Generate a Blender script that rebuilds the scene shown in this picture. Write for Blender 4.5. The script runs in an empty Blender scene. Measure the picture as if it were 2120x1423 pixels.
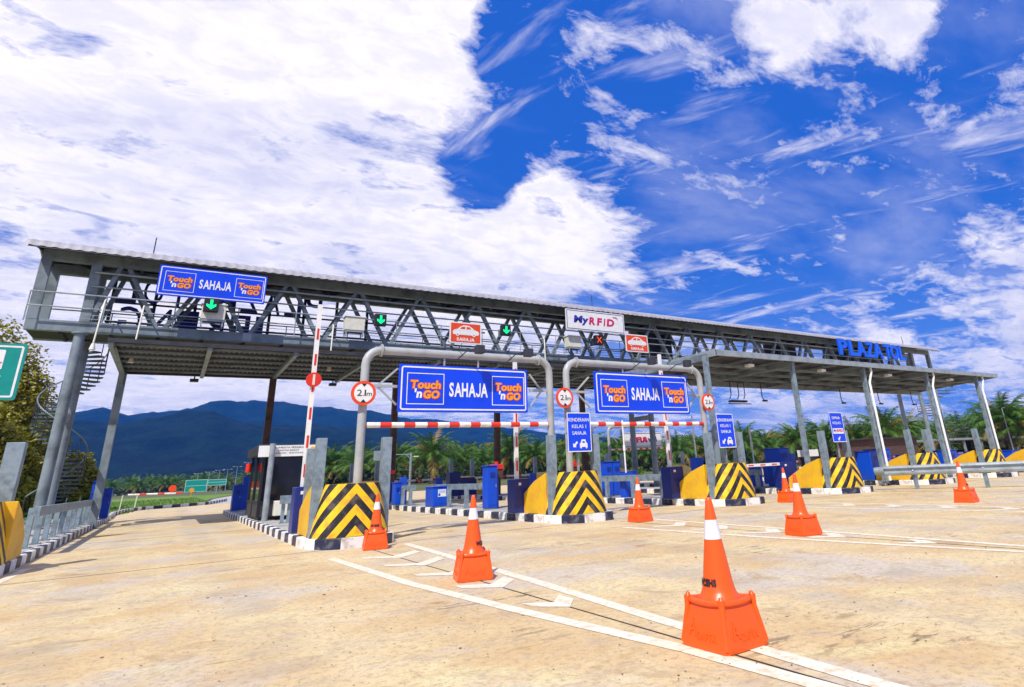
import bpy, math, random
from mathutils import Vector, Matrix, Euler, noise as mnoise
R_ = math.radians
SC = bpy.context.scene; COL = SC.collection
# ---------------------------------------------------------------- camera
cam_d = bpy.data.cameras.new("camera"); cam = bpy.data.objects.new("camera", cam_d); COL.objects.link(cam)
SC.camera = cam
ca, cb, cc = 0.342, 0.051, -0.585
RZ = Matrix.Rotation(cc, 3, 'Z'); RX = Matrix.Rotation(ca, 3, 'X'); RY = Matrix.Rotation(cb, 3, 'Y')
RM = RZ @ RX @ RY
right, fwd, up = RM @ Vector((1,0,0)), RM @ Vector((0,1,0)), RM @ Vector((0,0,1))
cam.matrix_world = Matrix(((right.x, up.x, -fwd.x, 0), (right.y, up.y, -fwd.y, 0), (right.z, up.z, -fwd.z, 1.2), (0,0,0,1)))
cam_d.sensor_width = 36; cam_d.lens = 1228.4/2120*36
cam_d.shift_x = -126.4/2120; cam_d.shift_y = -177.0/2120
cam_d.clip_start = .05; cam_d.clip_end = 12000
# ---------------------------------------------------------------- light
SC.view_settings.view_transform = 'Standard'; SC.view_settings.look = 'None'
SC.view_settings.gamma = 1; SC.view_settings.use_curve_mapping = False
SC.view_settings.exposure = 0.22
SUN_DIR = Vector((-0.62, -0.55, 1.02)).normalized()       # towards the sun: left, behind the camera
sun_d = bpy.data.lights.new("sun", 'SUN'); sun_d.energy = 4.4; sun_d.angle = R_(.5); sun_d.color = (1, .95, .86)
sun = bpy.data.objects.new("sun", sun_d); COL.objects.link(sun)
sun.rotation_euler = SUN_DIR.to_track_quat('Z', 'Y').to_euler()

def N(nt, typ, **kw):
    n = nt.nodes.new(typ)
    for k, v in kw.items():
        if k.startswith('i_'):
            key = k[2:]
            key = int(key) if key.isdigit() else key.replace('_', ' ')
            n.inputs[key].default_value = v
        else: setattr(n, k, v)
    return n
def L(nt, a, b): nt.links.new(a, b)
def mathn(nt, op, a, b=None, clamp=False):
    n = nt.nodes.new('ShaderNodeMath'); n.operation = op; n.use_clamp = clamp
    for i, v in enumerate((a, b)):
        if v is None: continue
        if isinstance(v, (int, float)): n.inputs[i].default_value = v
        else: L(nt, v, n.inputs[i])
    return n.outputs[0]
def mixc(nt, f, a, b, blend='MIX'):
    n = nt.nodes.new('ShaderNodeMix'); n.data_type = 'RGBA'; n.blend_type = blend
    for i, v in ((0, f), (6, a), (7, b)):
        if isinstance(v, (int, float)): n.inputs[i].default_value = v
        elif isinstance(v, tuple): n.inputs[i].default_value = v if len(v) == 4 else (*v, 1)
        else: L(nt, v, n.inputs[i])
    return n.outputs[2]
def maprange(nt, v, a, b, c=0., d=1., smooth=True):
    n = nt.nodes.new('ShaderNodeMapRange'); n.interpolation_type = 'SMOOTHSTEP' if smooth else 'LINEAR'
    L(nt, v, n.inputs[0])
    for i, x in enumerate((a, b, c, d)): n.inputs[i+1].default_value = x
    return n.outputs[0]

# ---------------------------------------------------------------- sky
W = bpy.data.worlds.new("World"); SC.world = W; W.use_nodes = True
nt = W.node_tree; nt.nodes.clear()
out = N(nt, 'ShaderNodeOutputWorld'); bg = N(nt, 'ShaderNodeBackground'); L(nt, bg.outputs[0], out.inputs[0])
bg.inputs[1].default_value = .1
sky = N(nt, 'ShaderNodeTexSky', sky_type='NISHITA', sun_disc=False)
sky.sun_elevation = math.asin(SUN_DIR.z); sky.sun_rotation = math.atan2(SUN_DIR.x, SUN_DIR.y)
sky.air_density = 1.0; sky.dust_density = .6; sky.ozone_density = 3
tc = N(nt, 'ShaderNodeTexCoord'); D = tc.outputs['Generated']
sep = N(nt, 'ShaderNodeSeparateXYZ'); L(nt, D, sep.inputs[0])
hs = N(nt, 'ShaderNodeHueSaturation', i_Saturation=1.35, i_Value=1.0); L(nt, sky.outputs[0], hs.inputs['Color'])
# a deep blue tropical sky: the physical sky pushed towards the photograph's saturated blue, lighter low down
lowf = maprange(nt, sep.outputs[2], -.02, .38)
tint = mixc(nt, lowf, (.8, 2.1, 8.0), (.16, 1.15, 6.1))
blue = mixc(nt, .8, hs.outputs[0], tint)
zc = mathn(nt, 'ADD', mathn(nt, 'MAXIMUM', sep.outputs[2], 0.0), .16)
comb = N(nt, 'ShaderNodeCombineXYZ')
L(nt, mathn(nt, 'DIVIDE', sep.outputs[0], zc), comb.inputs[0]); L(nt, mathn(nt, 'DIVIDE', sep.outputs[1], zc), comb.inputs[1])
mp = N(nt, 'ShaderNodeMapping'); L(nt, comb.outputs[0], mp.inputs[0]); mp.inputs['Rotation'].default_value = (0, 0, R_(-22)); mp.inputs['Scale'].default_value = (1.0, 1.55, 1)
n1 = N(nt, 'ShaderNodeTexNoise', i_Scale=2.1, i_Detail=13., i_Roughness=.62, i_Distortion=.45); L(nt, mp.outputs[0], n1.inputs['Vector'])
n2 = N(nt, 'ShaderNodeTexNoise', i_Scale=1.7, i_Detail=9., i_Roughness=.58, i_Distortion=.25)
mp2 = N(nt, 'ShaderNodeMapping'); L(nt, comb.outputs[0], mp2.inputs[0]); mp2.inputs['Location'].default_value = (3.1, 7.7, 2)
mp2.inputs['Rotation'].default_value = (0, 0, R_(20)); mp2.inputs['Scale'].default_value = (.8, 1.5, 1); L(nt, mp2.outputs[0], n2.inputs['Vector'])
def blob(d, r0, r1, w):       # directional patch: +cloud or -clear
    v = N(nt, 'ShaderNodeVectorMath', operation='DOT_PRODUCT'); L(nt, D, v.inputs[0]); v.inputs[1].default_value = Vector(d).normalized()
    return mathn(nt, 'MULTIPLY', maprange(nt, v.outputs['Value'], math.cos(R_(r1)), math.cos(R_(r0))), w)
CLEAR = [((0.4781, 0.6314, 0.6105), 3, 13, -1.0), ((0.3818, 0.7496, 0.5407), 1, 7, -0.8), ((0.3633, 0.8027, 0.473), 1, 5, -0.8), ((0.6255, 0.623, 0.4698), 3, 12, -1.0), ((0.7569, 0.497, 0.4244), 4, 14, -0.95), ((0.8526, 0.3735, 0.3655), 5, 14, -0.9), ((0.8934, 0.4007, 0.203), 1, 6, -0.6), ((0.8488, 0.2226, 0.4795), 2, 7, -0.9), ((0.6884, 0.6612, 0.2982), 2, 7, -0.6), ((0.8076, 0.5231, 0.2723), 3, 9, -0.75), ((0.358, 0.6828, 0.6369), 0, 5, -0.7), ((0.6016, 0.5187, 0.6075), 2, 7, -0.7), ((0.7107, 0.3841, 0.5894), 3, 10.5, 1.0), ((0.508, 0.771, 0.3841), 2, 8.5, .9), ((0.6203, 0.6934, 0.3667), 1, 4, 0.5), ((0.9243, 0.3098, 0.223), 1, 9, .9), ((0.8812, 0.4308, 0.1949), 1, 6, .6), ((0.5863, 0.5886, 0.5567), 1, 3, 0.45), ((0.8216, 0.3084, 0.4794), 1, 5, 0.35), ((-0.0995, 0.8627, 0.4958), 10, 42, 0.75), ((0.0403, 0.9399, 0.339), 5, 30, 0.3), ((0.3998, 0.8819, 0.2499), 3, 10, 0.5), ((0.8149, 0.5779, 0.0447), 2, 10, 0.35), ((-0.043, 0.9918, 0.1205), 2, 10, 0.25)]
cov = None
for d, r0, r1, w in CLEAR:
    b = blob(d, r0, r1, w); cov = b if cov is None else mathn(nt, 'ADD', cov, b)
# wobble so patch edges are ragged
n3 = N(nt, 'ShaderNodeTexNoise', i_Scale=7.5, i_Detail=12., i_Roughness=.68, i_Distortion=.35); L(nt, mp.outputs[0], n3.inputs['Vector'])
nn = mathn(nt, 'ADD', mathn(nt, 'MULTIPLY', mathn(nt, 'SUBTRACT', n1.outputs[0], .5), 4.2), mathn(nt, 'MULTIPLY', mathn(nt, 'SUBTRACT', n3.outputs[0], .5), 3.0))
dens0 = mathn(nt, 'ADD', nn, mathn(nt, 'MINIMUM', mathn(nt, 'MAXIMUM', cov, -.44), .85))
dens = maprange(nt, dens0, -.25, .55, smooth=False)
shade = mathn(nt, 'ADD', mathn(nt, 'MULTIPLY', maprange(nt, n2.outputs[0], .42, .66), .65), mathn(nt, 'MULTIPLY', maprange(nt, n3.outputs[0], .42, .62), .45), True)
wisp = mathn(nt, 'MULTIPLY', maprange(nt, n2.outputs[0], .42, .8), .40)
ccol = mixc(nt, shade, (9.9, 9.4, 9.8), (6.6, 6.6, 8.3))
mp4 = N(nt, 'ShaderNodeMapping', vector_type='TEXTURE'); L(nt, comb.outputs[0], mp4.inputs[0]); mp4.inputs['Rotation'].default_value = (0, 0, R_(-65)); mp4.inputs['Scale'].default_value = (1.0, .30, 1); mp4.inputs['Location'].default_value = (.35, .1, 0)
n4 = N(nt, 'ShaderNodeTexNoise', i_Scale=1.9, i_Detail=12., i_Roughness=.6, i_Distortion=.5); L(nt, mp4.outputs[0], n4.inputs['Vector'])
streak = mathn(nt, 'MULTIPLY', maprange(nt, n4.outputs[0], .53, .78), .9)
f1 = mathn(nt, 'MAXIMUM', mathn(nt, 'MAXIMUM', dens, wisp), streak)
L(nt, mixc(nt, f1, blue, ccol), bg.inputs[0])

# ---------------------------------------------------------------- materials
MATS = {}
def mat(name, col, rough=.6, metal=0., var=.12, scale=3., bump=0., bscale=40., emit=None, col2=None, spec=.5):
    if name in MATS: return MATS[name]
    m = bpy.data.materials.new(name); m.use_nodes = True; t = m.node_tree; b = t.nodes['Principled BSDF']
    b.inputs['Roughness'].default_value = rough; b.inputs['Metallic'].default_value = metal
    b.inputs['Specular IOR Level'].default_value = spec
    c = N(t, 'ShaderNodeTexCoord')
    n = N(t, 'ShaderNodeTexNoise', i_Scale=scale, i_Detail=6., i_Roughness=.65); L(t, c.outputs['Object'], n.inputs['Vector'])
    d = col2 or tuple(x*(1-2.2*var) for x in col)
    L(t, mixc(t, maprange(t, n.outputs[0], .42, .68), col, d), b.inputs['Base Color'])
    if bump:
        n3 = N(t, 'ShaderNodeTexNoise', i_Scale=bscale, i_Detail=5.); L(t, c.outputs['Object'], n3.inputs['Vector'])
        bp = N(t, 'ShaderNodeBump', i_Strength=bump, i_Distance=.02); L(t, n3.outputs[0], bp.inputs['Height']); L(t, bp.outputs[0], b.inputs['Normal'])
    if emit:
        b.inputs['Emission Color'].default_value = (*col, 1); b.inputs['Emission Strength'].default_value = emit
    MATS[name] = m; return m
M = dict(
 steel=mat('grey_painted_steel', (.22,.27,.30), .5, .1, .2, 1.3, .1, 25),
 steel_l=mat('light_grey_steel', (.34,.39,.42), .42, .25, .14, 3.),
 galv=mat('galvanised_steel', (.27,.35,.40), .45, .3, .2, 5., .15, 60),
 pipe=mat('pale_grey_pipe_paint', (.40,.42,.42), .4, .0, .1, 2.),
 dark=mat('dark_steel', (.045,.047,.06), .5, .2, .2, 3.),
 rust=mat('brown_primer_steel', (.09,.045,.03), .7, 0, .25, 4.),
 under=mat('shade_darkened_soffit', (.030,.028,.034), .6, .2, .2, 2.),  # underside colour darkened to paint in deeper shade below roofs and deck
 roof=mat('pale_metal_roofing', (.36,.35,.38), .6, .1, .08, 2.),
 blue=mat('sign_blue', (.0,.055,.80), .35, 0, .06, 1.5),
 cab=mat('cabinet_blue', (.0,.07,.60), .38, 0, .1, 3., .05, 20, col2=(.01,.06,.42)),
 cabd=mat('dark_cabinet_blue', (.004,.02,.19), .35, 0, .1, 3.),
 white=mat('white_paint', (.82,.82,.80), .45, 0, .05, 4.),
 cream=mat('cream_box_paint', (.72,.70,.58), .5, 0, .06, 4.),
 red=mat('red_paint', (.72,.03,.01), .4, 0, .08, 4.),
 redsign=mat('orange_red_sign', (.80,.07,.01), .4, 0, .05, 4.),
 black=mat('black_paint', (.012,.012,.016), .5, 0, .1, 4.),
 orange=mat('orange_plastic', (.82,.095,.003), .34, 0, .0, 2., .06, 30),
 band=mat('reflective_white_band', (.80,.80,.82), .25, .1, .05, 6.),
 yellow=mat('yellow_paint', (.80,.47,.01), .5, 0, .12, 2.5, .2, 12, col2=(.72,.34,.03)),
 logo=mat('logo_orange', (.90,.33,.01), .4, 0, .04, 4.),
 logored=mat('logo_red', (.65,.02,.02), .4, 0, .04, 4.),
 navy=mat('navy_letters', (.02,.02,.33), .4, 0, .04, 4.),
 magenta=mat('magenta_letters', (.60,.01,.12), .4, 0, .04, 4.),
 letter=mat('bright_blue_letters', (.003,.11,.80), .35, 0, .04, 4.),
 green=mat('highway_green', (.0,.28,.24), .4, 0, .05, 3.),
 tread=mat('stair_tread_steel', (.10,.13,.15), .5, .2, .2, 4.),
 glass=mat('dark_booth_glass', (.008,.009,.016), .08, 0, .3, 2.),
 pave=mat('island_paving', (.42,.40,.36), .85, 0, .15, 1.5, .3, 30),
 joint=mat('dark_joint', (.035,.03,.025), .9),
 lamp_g=mat('green_signal_lamp', (.0,.85,.25), .4, emit=.8),
 lamp_r=mat('red_signal_lamp', (.95,.08,.01), .4, emit=1.0),
 soilchip=mat('brown_chips', (.20,.14,.08), .9, 0, .3, 9.),
 trunk=mat('tree_bark', (.16,.12,.08), .9, 0, .25, 3., .5, 12),
 ptrunk=mat('palm_bark', (.11,.085,.05), .95, 0, .3, 3., .6, 9),
)
def leafmat(name, c1, c2, sc=.8):
    m = bpy.data.materials.new(name); m.use_nodes = True; t = m.node_tree; b = t.nodes['Principled BSDF']
    b.inputs['Roughness'].default_value = .55
    g = N(t, 'ShaderNodeNewGeometry'); n = N(t, 'ShaderNodeTexNoise', i_Scale=sc, i_Detail=3.); c = N(t, 'ShaderNodeTexCoord'); L(t, c.outputs['Object'], n.inputs['Vector'])
    f = mathn(t, 'ADD', mathn(t, 'MULTIPLY', g.outputs['Random Per Island'], .5), mathn(t, 'MULTIPLY', n.outputs[0], .6), True)
    cl = mixc(t, f, c1, c2); L(t, cl, b.inputs['Base Color'])
    tr = N(t, 'ShaderNodeBsdfTranslucent'); L(t, cl, tr.inputs[0]); mx = N(t, 'ShaderNodeMixShader'); mx.inputs[0].default_value = .18
    o = t.nodes['Material Output']; L(t, b.outputs[0], mx.inputs[1]); L(t, tr.outputs[0], mx.inputs[2]); L(t, mx.outputs[0], o.inputs[0])
    MATS[name] = m; return m
M['palm'] = leafmat('palm_fronds', (.010,.055,.005), (.12,.24,.008), .5)
M['palmdry'] = leafmat('old_palm_fronds', (.14,.10,.01), (.30,.20,.02), .5)
M['leaf'] = leafmat('broad_leaves', (.10,.11,.008), (.42,.36,.015), .6)
M['under'+'growth'] = leafmat('shade_darkened_leaves', (.006,.022,.004), (.03,.06,.008), .3)  # leaf colour darkened to stand in for the shade among the palms
M['bush'] = leafmat('bush_leaves', (.03,.11,.008), (.16,.26,.02), 2)

def uvmat(name, kind):
    m = bpy.data.materials.new(name); m.use_nodes = True; t = m.node_tree; b = t.nodes['Principled BSDF']; b.inputs['Roughness'].default_value = .5
    u = N(t, 'ShaderNodeUVMap'); s = N(t, 'ShaderNodeSeparateXYZ'); L(t, u.outputs[0], s.inputs[0])
    c = N(t, 'ShaderNodeTexCoord'); n = N(t, 'ShaderNodeTexNoise', i_Scale=6., i_Detail=6.); L(t, c.outputs['Object'], n.inputs['Vector'])
    wear = maprange(t, n.outputs[0], .47, .68)
    if kind == 'kerb':      # u counts blocks
        fr = mathn(t, 'FRACT', mathn(t, 'MULTIPLY', s.outputs[0], .5))
        f = mathn(t, 'GREATER_THAN', fr, .5)
        a = mixc(t, wear, (.80,.80,.78), (.50,.46,.38)); d = mixc(t, wear, (.012,.016,.05), (.10,.11,.13))
    elif kind == 'chevron':
        v = mathn(t, 'ADD', s.outputs[1], mathn(t, 'MULTIPLY', mathn(t, 'ABSOLUTE', s.outputs[0]), 1.10))
        fr = mathn(t, 'FRACT', mathn(t, 'DIVIDE', mathn(t, 'ADD', v, .0), .39))
        f = mathn(t, 'GREATER_THAN', fr, .5)
        a = mixc(t, wear, (.86,.54,.004), (.70,.36,.02)); d = mixc(t, wear, (.014,.011,.014), (.09,.075,.06))
    elif kind in ('redwhite', 'redwhite2'):
        fr = mathn(t, 'FRACT', s.outputs[0]); f = mathn(t, 'GREATER_THAN', fr, .53 if kind == 'redwhite' else .62)
        a = mixc(t, wear, (.82,.80,.75), (.68,.64,.56)); d = (.70,.035,.012)
    L(t, mixc(t, f, a, d), b.inputs['Base Color']); MATS[name] = m; return m
M['kerb'] = uvmat('black_white_kerb_paint', 'kerb'); M['chev'] = uvmat('chevron_paint', 'chevron')
M['rw'] = uvmat('red_white_bar_paint', 'redwhite'); M['rw2'] = uvmat('red_white_boom_paint', 'redwhite2')

def groundmat():
    m = bpy.data.materials.new('sunlit_concrete'); m.use_nodes = True; t = m.node_tree; b = t.nodes['Principled BSDF']
    b.inputs['Roughness'].default_value = .85; b.inputs['Specular IOR Level'].default_value = .25
    g = N(t, 'ShaderNodeNewGeometry'); P = g.outputs['Position']
    def ns(sc, det, r=.6, dist=0, vec=P):
        n = N(t, 'ShaderNodeTexNoise', i_Scale=sc, i_Detail=det, i_Roughness=r, i_Distortion=dist); L(t, vec, n.inputs['Vector']); return n.outputs[0]
    st = N(t, 'ShaderNodeMapping'); L(t, P, st.inputs[0]); st.inputs['Scale'].default_value = (.35, 1.6, 1); st.inputs['Rotation'].default_value = (0,0,R_(18))
    c = mixc(t, maprange(t, ns(.55, 5), .35, .68), (.70,.56,.31), (.60,.41,.19))
    c = mixc(t, maprange(t, ns(.9, 8, .7, .3, st.outputs[0]), .50, .80), c, (.74,.62,.42))
    c = mixc(t, mathn(t, 'MULTIPLY', maprange(t, ns(.33, 7, .65), .47, .60), .8), c, (.56,.51,.44))
    c = mixc(t, mathn(t, 'MULTIPLY', maprange(t, ns(.8, 7, .7, .5), .53, .66), .75), c, (.72,.64,.34))
    c = mixc(t, mathn(t, 'MULTIPLY', maprange(t, ns(5, 9, .8, .4), .5, .7), .6), c, (.46,.33,.19))
    c = mixc(t, mathn(t, 'MULTIPLY', maprange(t, ns(2.3, 9, .75, .5), .50, .66), .7), c, (.50,.40,.28))
    c = mixc(t, mathn(t, 'MULTIPLY', maprange(t, ns(120, 3, .8), .5, .7), .5), c, (.38,.27,.16))
    c = mixc(t, mathn(t, 'MULTIPLY', maprange(t, ns(45, 3, .7), .55, .75), .5), c, (.30,.23,.16))
    c = mixc(t, mathn(t, 'MULTIPLY', maprange(t, ns(16, 9, .85), .48, .62), .8), c, (.36,.26,.15))
    c = mixc(t, mathn(t, 'MULTIPLY', maprange(t, ns(1.3, 8, .75, .8), .53, .66), .75), c, (.42,.29,.15))
    # faint tyre-darkened tracks along the lanes
    sx = N(t, 'ShaderNodeSeparateXYZ'); L(t, P, sx.inputs[0])
    tr = None
    for x0 in (-.75, .85, 5.2, 6.7, 10.7, 12.3):
        q = maprange(t, mathn(t, 'ABSOLUTE', mathn(t, 'SUBTRACT', sx.outputs[0], x0)), .1, .42, 1., 0.); tr = q if tr is None else mathn(t, 'MAXIMUM', tr, q)
    c = mixc(t, mathn(t, 'MULTIPLY', mathn(t, 'MULTIPLY', tr, maprange(t, ns(1.1, 5, .7, 0, st.outputs[0]), .4, .65)), .5), c, (.36,.30,.22))
    # damp brown scuffs in loose patches
    pat = mathn(t, 'MULTIPLY', maprange(t, ns(.5, 2), .56, .66), maprange(t, ns(5.5, 7, .7, .6, st.outputs[0]), .54, .60))
    c = mixc(t, mathn(t, 'MULTIPLY', pat, .8), c, (.20,.13,.07))
    # small dark stones and chips
    v = N(t, 'ShaderNodeTexVoronoi', i_Scale=3.2); L(t, P, v.inputs['Vector'])
    sp = mathn(t, 'MULTIPLY', mathn(t, 'LESS_THAN', v.outputs['Distance'], .055), mathn(t, 'GREATER_THAN', ns(1.3, 2), .5))
    c = mixc(t, mathn(t, 'MULTIPLY', sp, .85), c, (.10,.07,.05))
    v2 = N(t, 'ShaderNodeTexVoronoi', i_Scale=14.); L(t, P, v2.inputs['Vector'])
    sp2 = mathn(t, 'MULTIPLY', mathn(t, 'LESS_THAN', v2.outputs['Distance'], .10), mathn(t, 'GREATER_THAN', ns(2.2, 2), .55))
    c = mixc(t, mathn(t, 'MULTIPLY', sp2, .6), c, (.18,.13,.09))
    L(t, c, b.inputs['Base Color'])
    bp = N(t, 'ShaderNodeBump', i_Strength=.35, i_Distance=.01); L(t, ns(60, 6, .7), bp.inputs['Height']); L(t, bp.outputs[0], b.inputs['Normal'])
    return m
M['ground'] = groundmat()
def markmat():
    m = bpy.data.materials.new('worn_road_marking'); m.use_nodes = True; t = m.node_tree; b = t.nodes['Principled BSDF']; b.inputs['Roughness'].default_value = .7
    g = N(t, 'ShaderNodeNewGeometry'); n = N(t, 'ShaderNodeTexNoise', i_Scale=9., i_Detail=8., i_Roughness=.75); L(t, g.outputs['Position'], n.inputs['Vector'])
    n2 = N(t, 'ShaderNodeTexNoise', i_Scale=1.5, i_Detail=4.); L(t, g.outputs['Position'], n2.inputs['Vector'])
    c = mixc(t, maprange(t, n.outputs[0], .48, .62), (.80,.72,.56), (.62,.48,.32))
    c = mixc(t, mathn(t, 'MULTIPLY', maprange(t, n2.outputs[0], .45, .7), .5), c, (.76,.64,.46))
    L(t, c, b.inputs['Base Color']); return m
M['mark'] = markmat()
M['grass'] = mat('grass_blend', (.08,.20,.012), .9, 0, .2, .25, .5, 8, col2=(.20,.24,.03))
M['soil'] = mat('brown_verge', (.10,.10,.03), .95, 0, .2, .05, col2=(.05,.09,.015))
M['asph'] = mat('far_road', (.42,.40,.40), .85, 0, .1, .2)
def hillmat():
    m = bpy.data.materials.new('forested_hills'); m.use_nodes = True; t = m.node_tree; b = t.nodes['Principled BSDF']; b.inputs['Roughness'].default_value = .95
    b.inputs['Specular IOR Level'].default_value = .1
    g = N(t, 'ShaderNodeNewGeometry'); n = N(t, 'ShaderNodeTexNoise', i_Scale=.02, i_Detail=9., i_Roughness=.7); L(t, g.outputs['Position'], n.inputs['Vector'])
    L(t, mixc(t, maprange(t, n.outputs[0], .35, .7), (.002,.010,.014), (.010,.034,.026)), b.inputs['Base Color'])  # forest tones shifted to blue, some distance haze put into the base colour
    nb = N(t, 'ShaderNodeTexNoise', i_Scale=.06, i_Detail=8., i_Roughness=.75); L(t, g.outputs['Position'], nb.inputs['Vector'])
    bp = N(t, 'ShaderNodeBump', i_Strength=1., i_Distance=14.); L(t, nb.outputs[0], bp.inputs['Height']); L(t, bp.outputs[0], b.inputs['Normal'])
    return m
M['hill'] = hillmat()

# ---------------------------------------------------------------- mesh helpers
class MB:
    def __init__(s): s.v = []; s.f = []; s.sm = []; s.mi = []; s.uv = {}
    def quad(s, pts, uv=None, smooth=False, mi=0):
        i = len(s.v); s.v += [tuple(p) for p in pts]; s.f.append(tuple(range(i, i+len(pts)))); s.sm.append(smooth); s.mi.append(mi)
        if uv: s.uv[len(s.f)-1] = uv
        return s
    def box(s, x0, x1, y0, y1, z0, z1, mi=0):
        i = len(s.v); s.v += [(x, y, z) for z in (z0, z1) for y in (y0, y1) for x in (x0, x1)]
        for f in ((0,2,3,1), (4,5,7,6), (0,1,5,4), (2,6,7,3), (0,4,6,2), (1,3,7,5)):
            s.f.append(tuple(i+k for k in f)); s.sm.append(False); s.mi.append(mi)
        return s
    def bar(s, a, b, w, h, mi=0, upv=(0,0,1)):
        a, b = Vector(a), Vector(b); d = (b-a).normalized(); u = Vector(upv)
        if abs(d.dot(u)) > .98: u = Vector((0,1,0))
        x = d.cross(u).normalized(); y = x.cross(d).normalized(); i = len(s.v)
        for p in (a, b):
            for sx, sy in ((-1,-1), (1,-1), (1,1), (-1,1)): s.v.append(tuple(p + x*(sx*w/2) + y*(sy*h/2)))
        for f in ((3,2,1,0), (4,5,6,7), (0,1,5,4), (1,2,6,5), (2,3,7,6), (3,0,4,7)):
            s.f.append(tuple(i+k for k in f)); s.sm.append(False); s.mi.append(mi)
        return s
    def tube(s, path, r, n=12, mi=0, cap=True, uvlen=None):
        path = [Vector(p) for p in path]; rr = r if isinstance(r, (list, tuple)) else [r]*len(path)
        i0 = len(s.v); ref = None; acc = 0; us = []
        for k, p in enumerate(path):
            if k: acc += (p-path[k-1]).length
            us.append(acc)
            d = (path[min(k+1, len(path)-1)] - path[max(k-1, 0)]).normalized()
            if ref is None: ref = Vector((0,0,1)) if abs(d.z) < .9 else Vector((0,1,0))
            x = d.cross(ref).normalized(); y = x.cross(d).normalized(); ref = y
            for j in range(n):
                a = 2*math.pi*j/n; s.v.append(tuple(p + (x*math.cos(a)+y*math.sin(a))*rr[k]))
        for k in range(len(path)-1):
            for j in range(n):
                a = i0+k*n+j; b = i0+k*n+(j+1) % n
                s.f.append((a, b, b+n, a+n)); s.sm.append(True); s.mi.append(mi)
                if uvlen: s.uv[len(s.f)-1] = [(us[k]/uvlen, 0), (us[k]/uvlen, 1), (us[k+1]/uvlen, 1), (us[k+1]/uvlen, 0)]
        if cap:
            e = i0+(len(path)-1)*n; q = len(s.v); s.v += s.v[i0:i0+n] + s.v[e:e+n]
            s.f.append(tuple(q+j for j in range(n))[::-1]); s.sm.append(False); s.mi.append(mi)
            s.f.append(tuple(q+n+j for j in range(n))); s.sm.append(False); s.mi.append(mi)
        return s
    def prism(s, poly, y0, y1, mi=0, axis='y'):
        # poly in (x,z) extruded along y ; axis 'x': poly in (y,z) extruded along x ; axis 'z': poly (x,y)
        n = len(poly); i = len(s.v)
        for t in (y0, y1):
            for a, b in poly: s.v.append({'y': (a, t, b), 'x': (t, a, b), 'z': (a, b, t)}[axis])
        s.f.append(tuple(range(i, i+n))); s.f.append(tuple(range(i+2*n-1, i+n-1, -1))); s.sm += [False]*2; s.mi += [mi]*2
        for k in range(n):
            s.f.append((i+k, i+n+k, i+n+(k+1) % n, i+(k+1) % n)); s.sm.append(False); s.mi.append(mi)
        return s
    def build(s, name, m, parent=None, bevel=0, fix=True):
        me = bpy.data.meshes.new(name); me.from_pydata(s.v, [], s.f)
        ms = m if isinstance(m, (list, tuple)) else [m]
        for x in ms: me.materials.append(M[x] if isinstance(x, str) else x)
        me.polygons.foreach_set('use_smooth', s.sm); me.polygons.foreach_set('material_index', s.mi)
        if s.uv:
            uvl = me.uv_layers.new(name='UVMap')
            for fi, uvs in s.uv.items():
                p = me.polygons[fi]
                for li, c in zip(p.loop_indices, uvs): uvl.data[li].uv = c
        me.update()
        o = bpy.data.objects.new(name, me); COL.objects.link(o)
        if parent is not None: o.parent = parent
        if bevel:
            md = o.modifiers.new('bevel', 'BEVEL'); md.width = bevel; md.segments = 2; md.limit_method = 'ANGLE'; md.angle_limit = R_(40)
        return o
def thing(name, label, cat, loc=(0,0,0), rz=0, group=None):
    o = bpy.data.objects.new(name, None); COL.objects.link(o); o.location = loc; o.rotation_euler = (0,0,rz); o.empty_display_size = .1
    return tag(o, label, cat, group)
def tag(o, label=None, cat=None, group=None, kind=None):
    if label: o['label'] = label
    if cat: o['category'] = cat
    if group: o['group'] = group
    if kind: o['kind'] = kind
    return o
def tree_copy(o, parent=None):
    c = o.copy(); COL.objects.link(c); c.parent = parent
    for ch in [x for x in SC.objects if x.parent == o]: tree_copy(ch, c)
    return c
def place_copy(src, loc, rz, label, group=None):
    c = tree_copy(src); c.location = loc; c.rotation_euler = (0,0,rz); c['label'] = label
    if group: c['group'] = group
    return c
_tc = {}
def text_verts(body, bold=0., res=3):
    k = (body, bold)
    if k not in _tc and 'J' in body and len(body) > 1:      # the font's J hangs below the line: set it from a clipped U instead
        V, F, x = [], [], 0
        for ch in body:
            if ch == ' ': x += .3; continue
            v, f = text_verts('U' if ch == 'J' else ch, bold); a0 = min(p[0] for p in v); a1 = max(p[0] for p in v); b0 = min(p[1] for p in v); b1 = max(p[1] for p in v); sc = .70
            i = len(V)
            for p in v:
                px, py = (p[0]-a0), (p[1]-b0)/(b1-b0)*.72
                if ch == 'J':
                    if px < (a1-a0)*.5: py = min(py, .22)
                    px *= .8
                V.append((x+px, py, p[2]))
            F += [tuple(i+q for q in fc) for fc in f]; x += (a1-a0)*(.8 if ch == 'J' else 1)+(.015 if ch in 'AJ' else .07)
        _tc[k] = (V, F)
    if k not in _tc:
        cu = bpy.data.curves.new('t', 'FONT'); cu.body = body; cu.size = 1; cu.resolution_u = res; cu.offset = bold; cu.fill_mode = 'BOTH'; cu.extrude = .02
        cu.space_character = 1.0 + bold
        ob = bpy.data.objects.new('t', cu); COL.objects.link(ob); dg = bpy.context.evaluated_depsgraph_get()
        me = bpy.data.meshes.new_from_object(ob.evaluated_get(dg)); v = [tuple(x.co) for x in me.vertices]; f = [tuple(p.vertices) for p in me.polygons]
        bpy.data.objects.remove(ob); bpy.data.meshes.remove(me); bpy.data.curves.remove(cu); _tc[k] = (v, f)
    return _tc[k]
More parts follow.
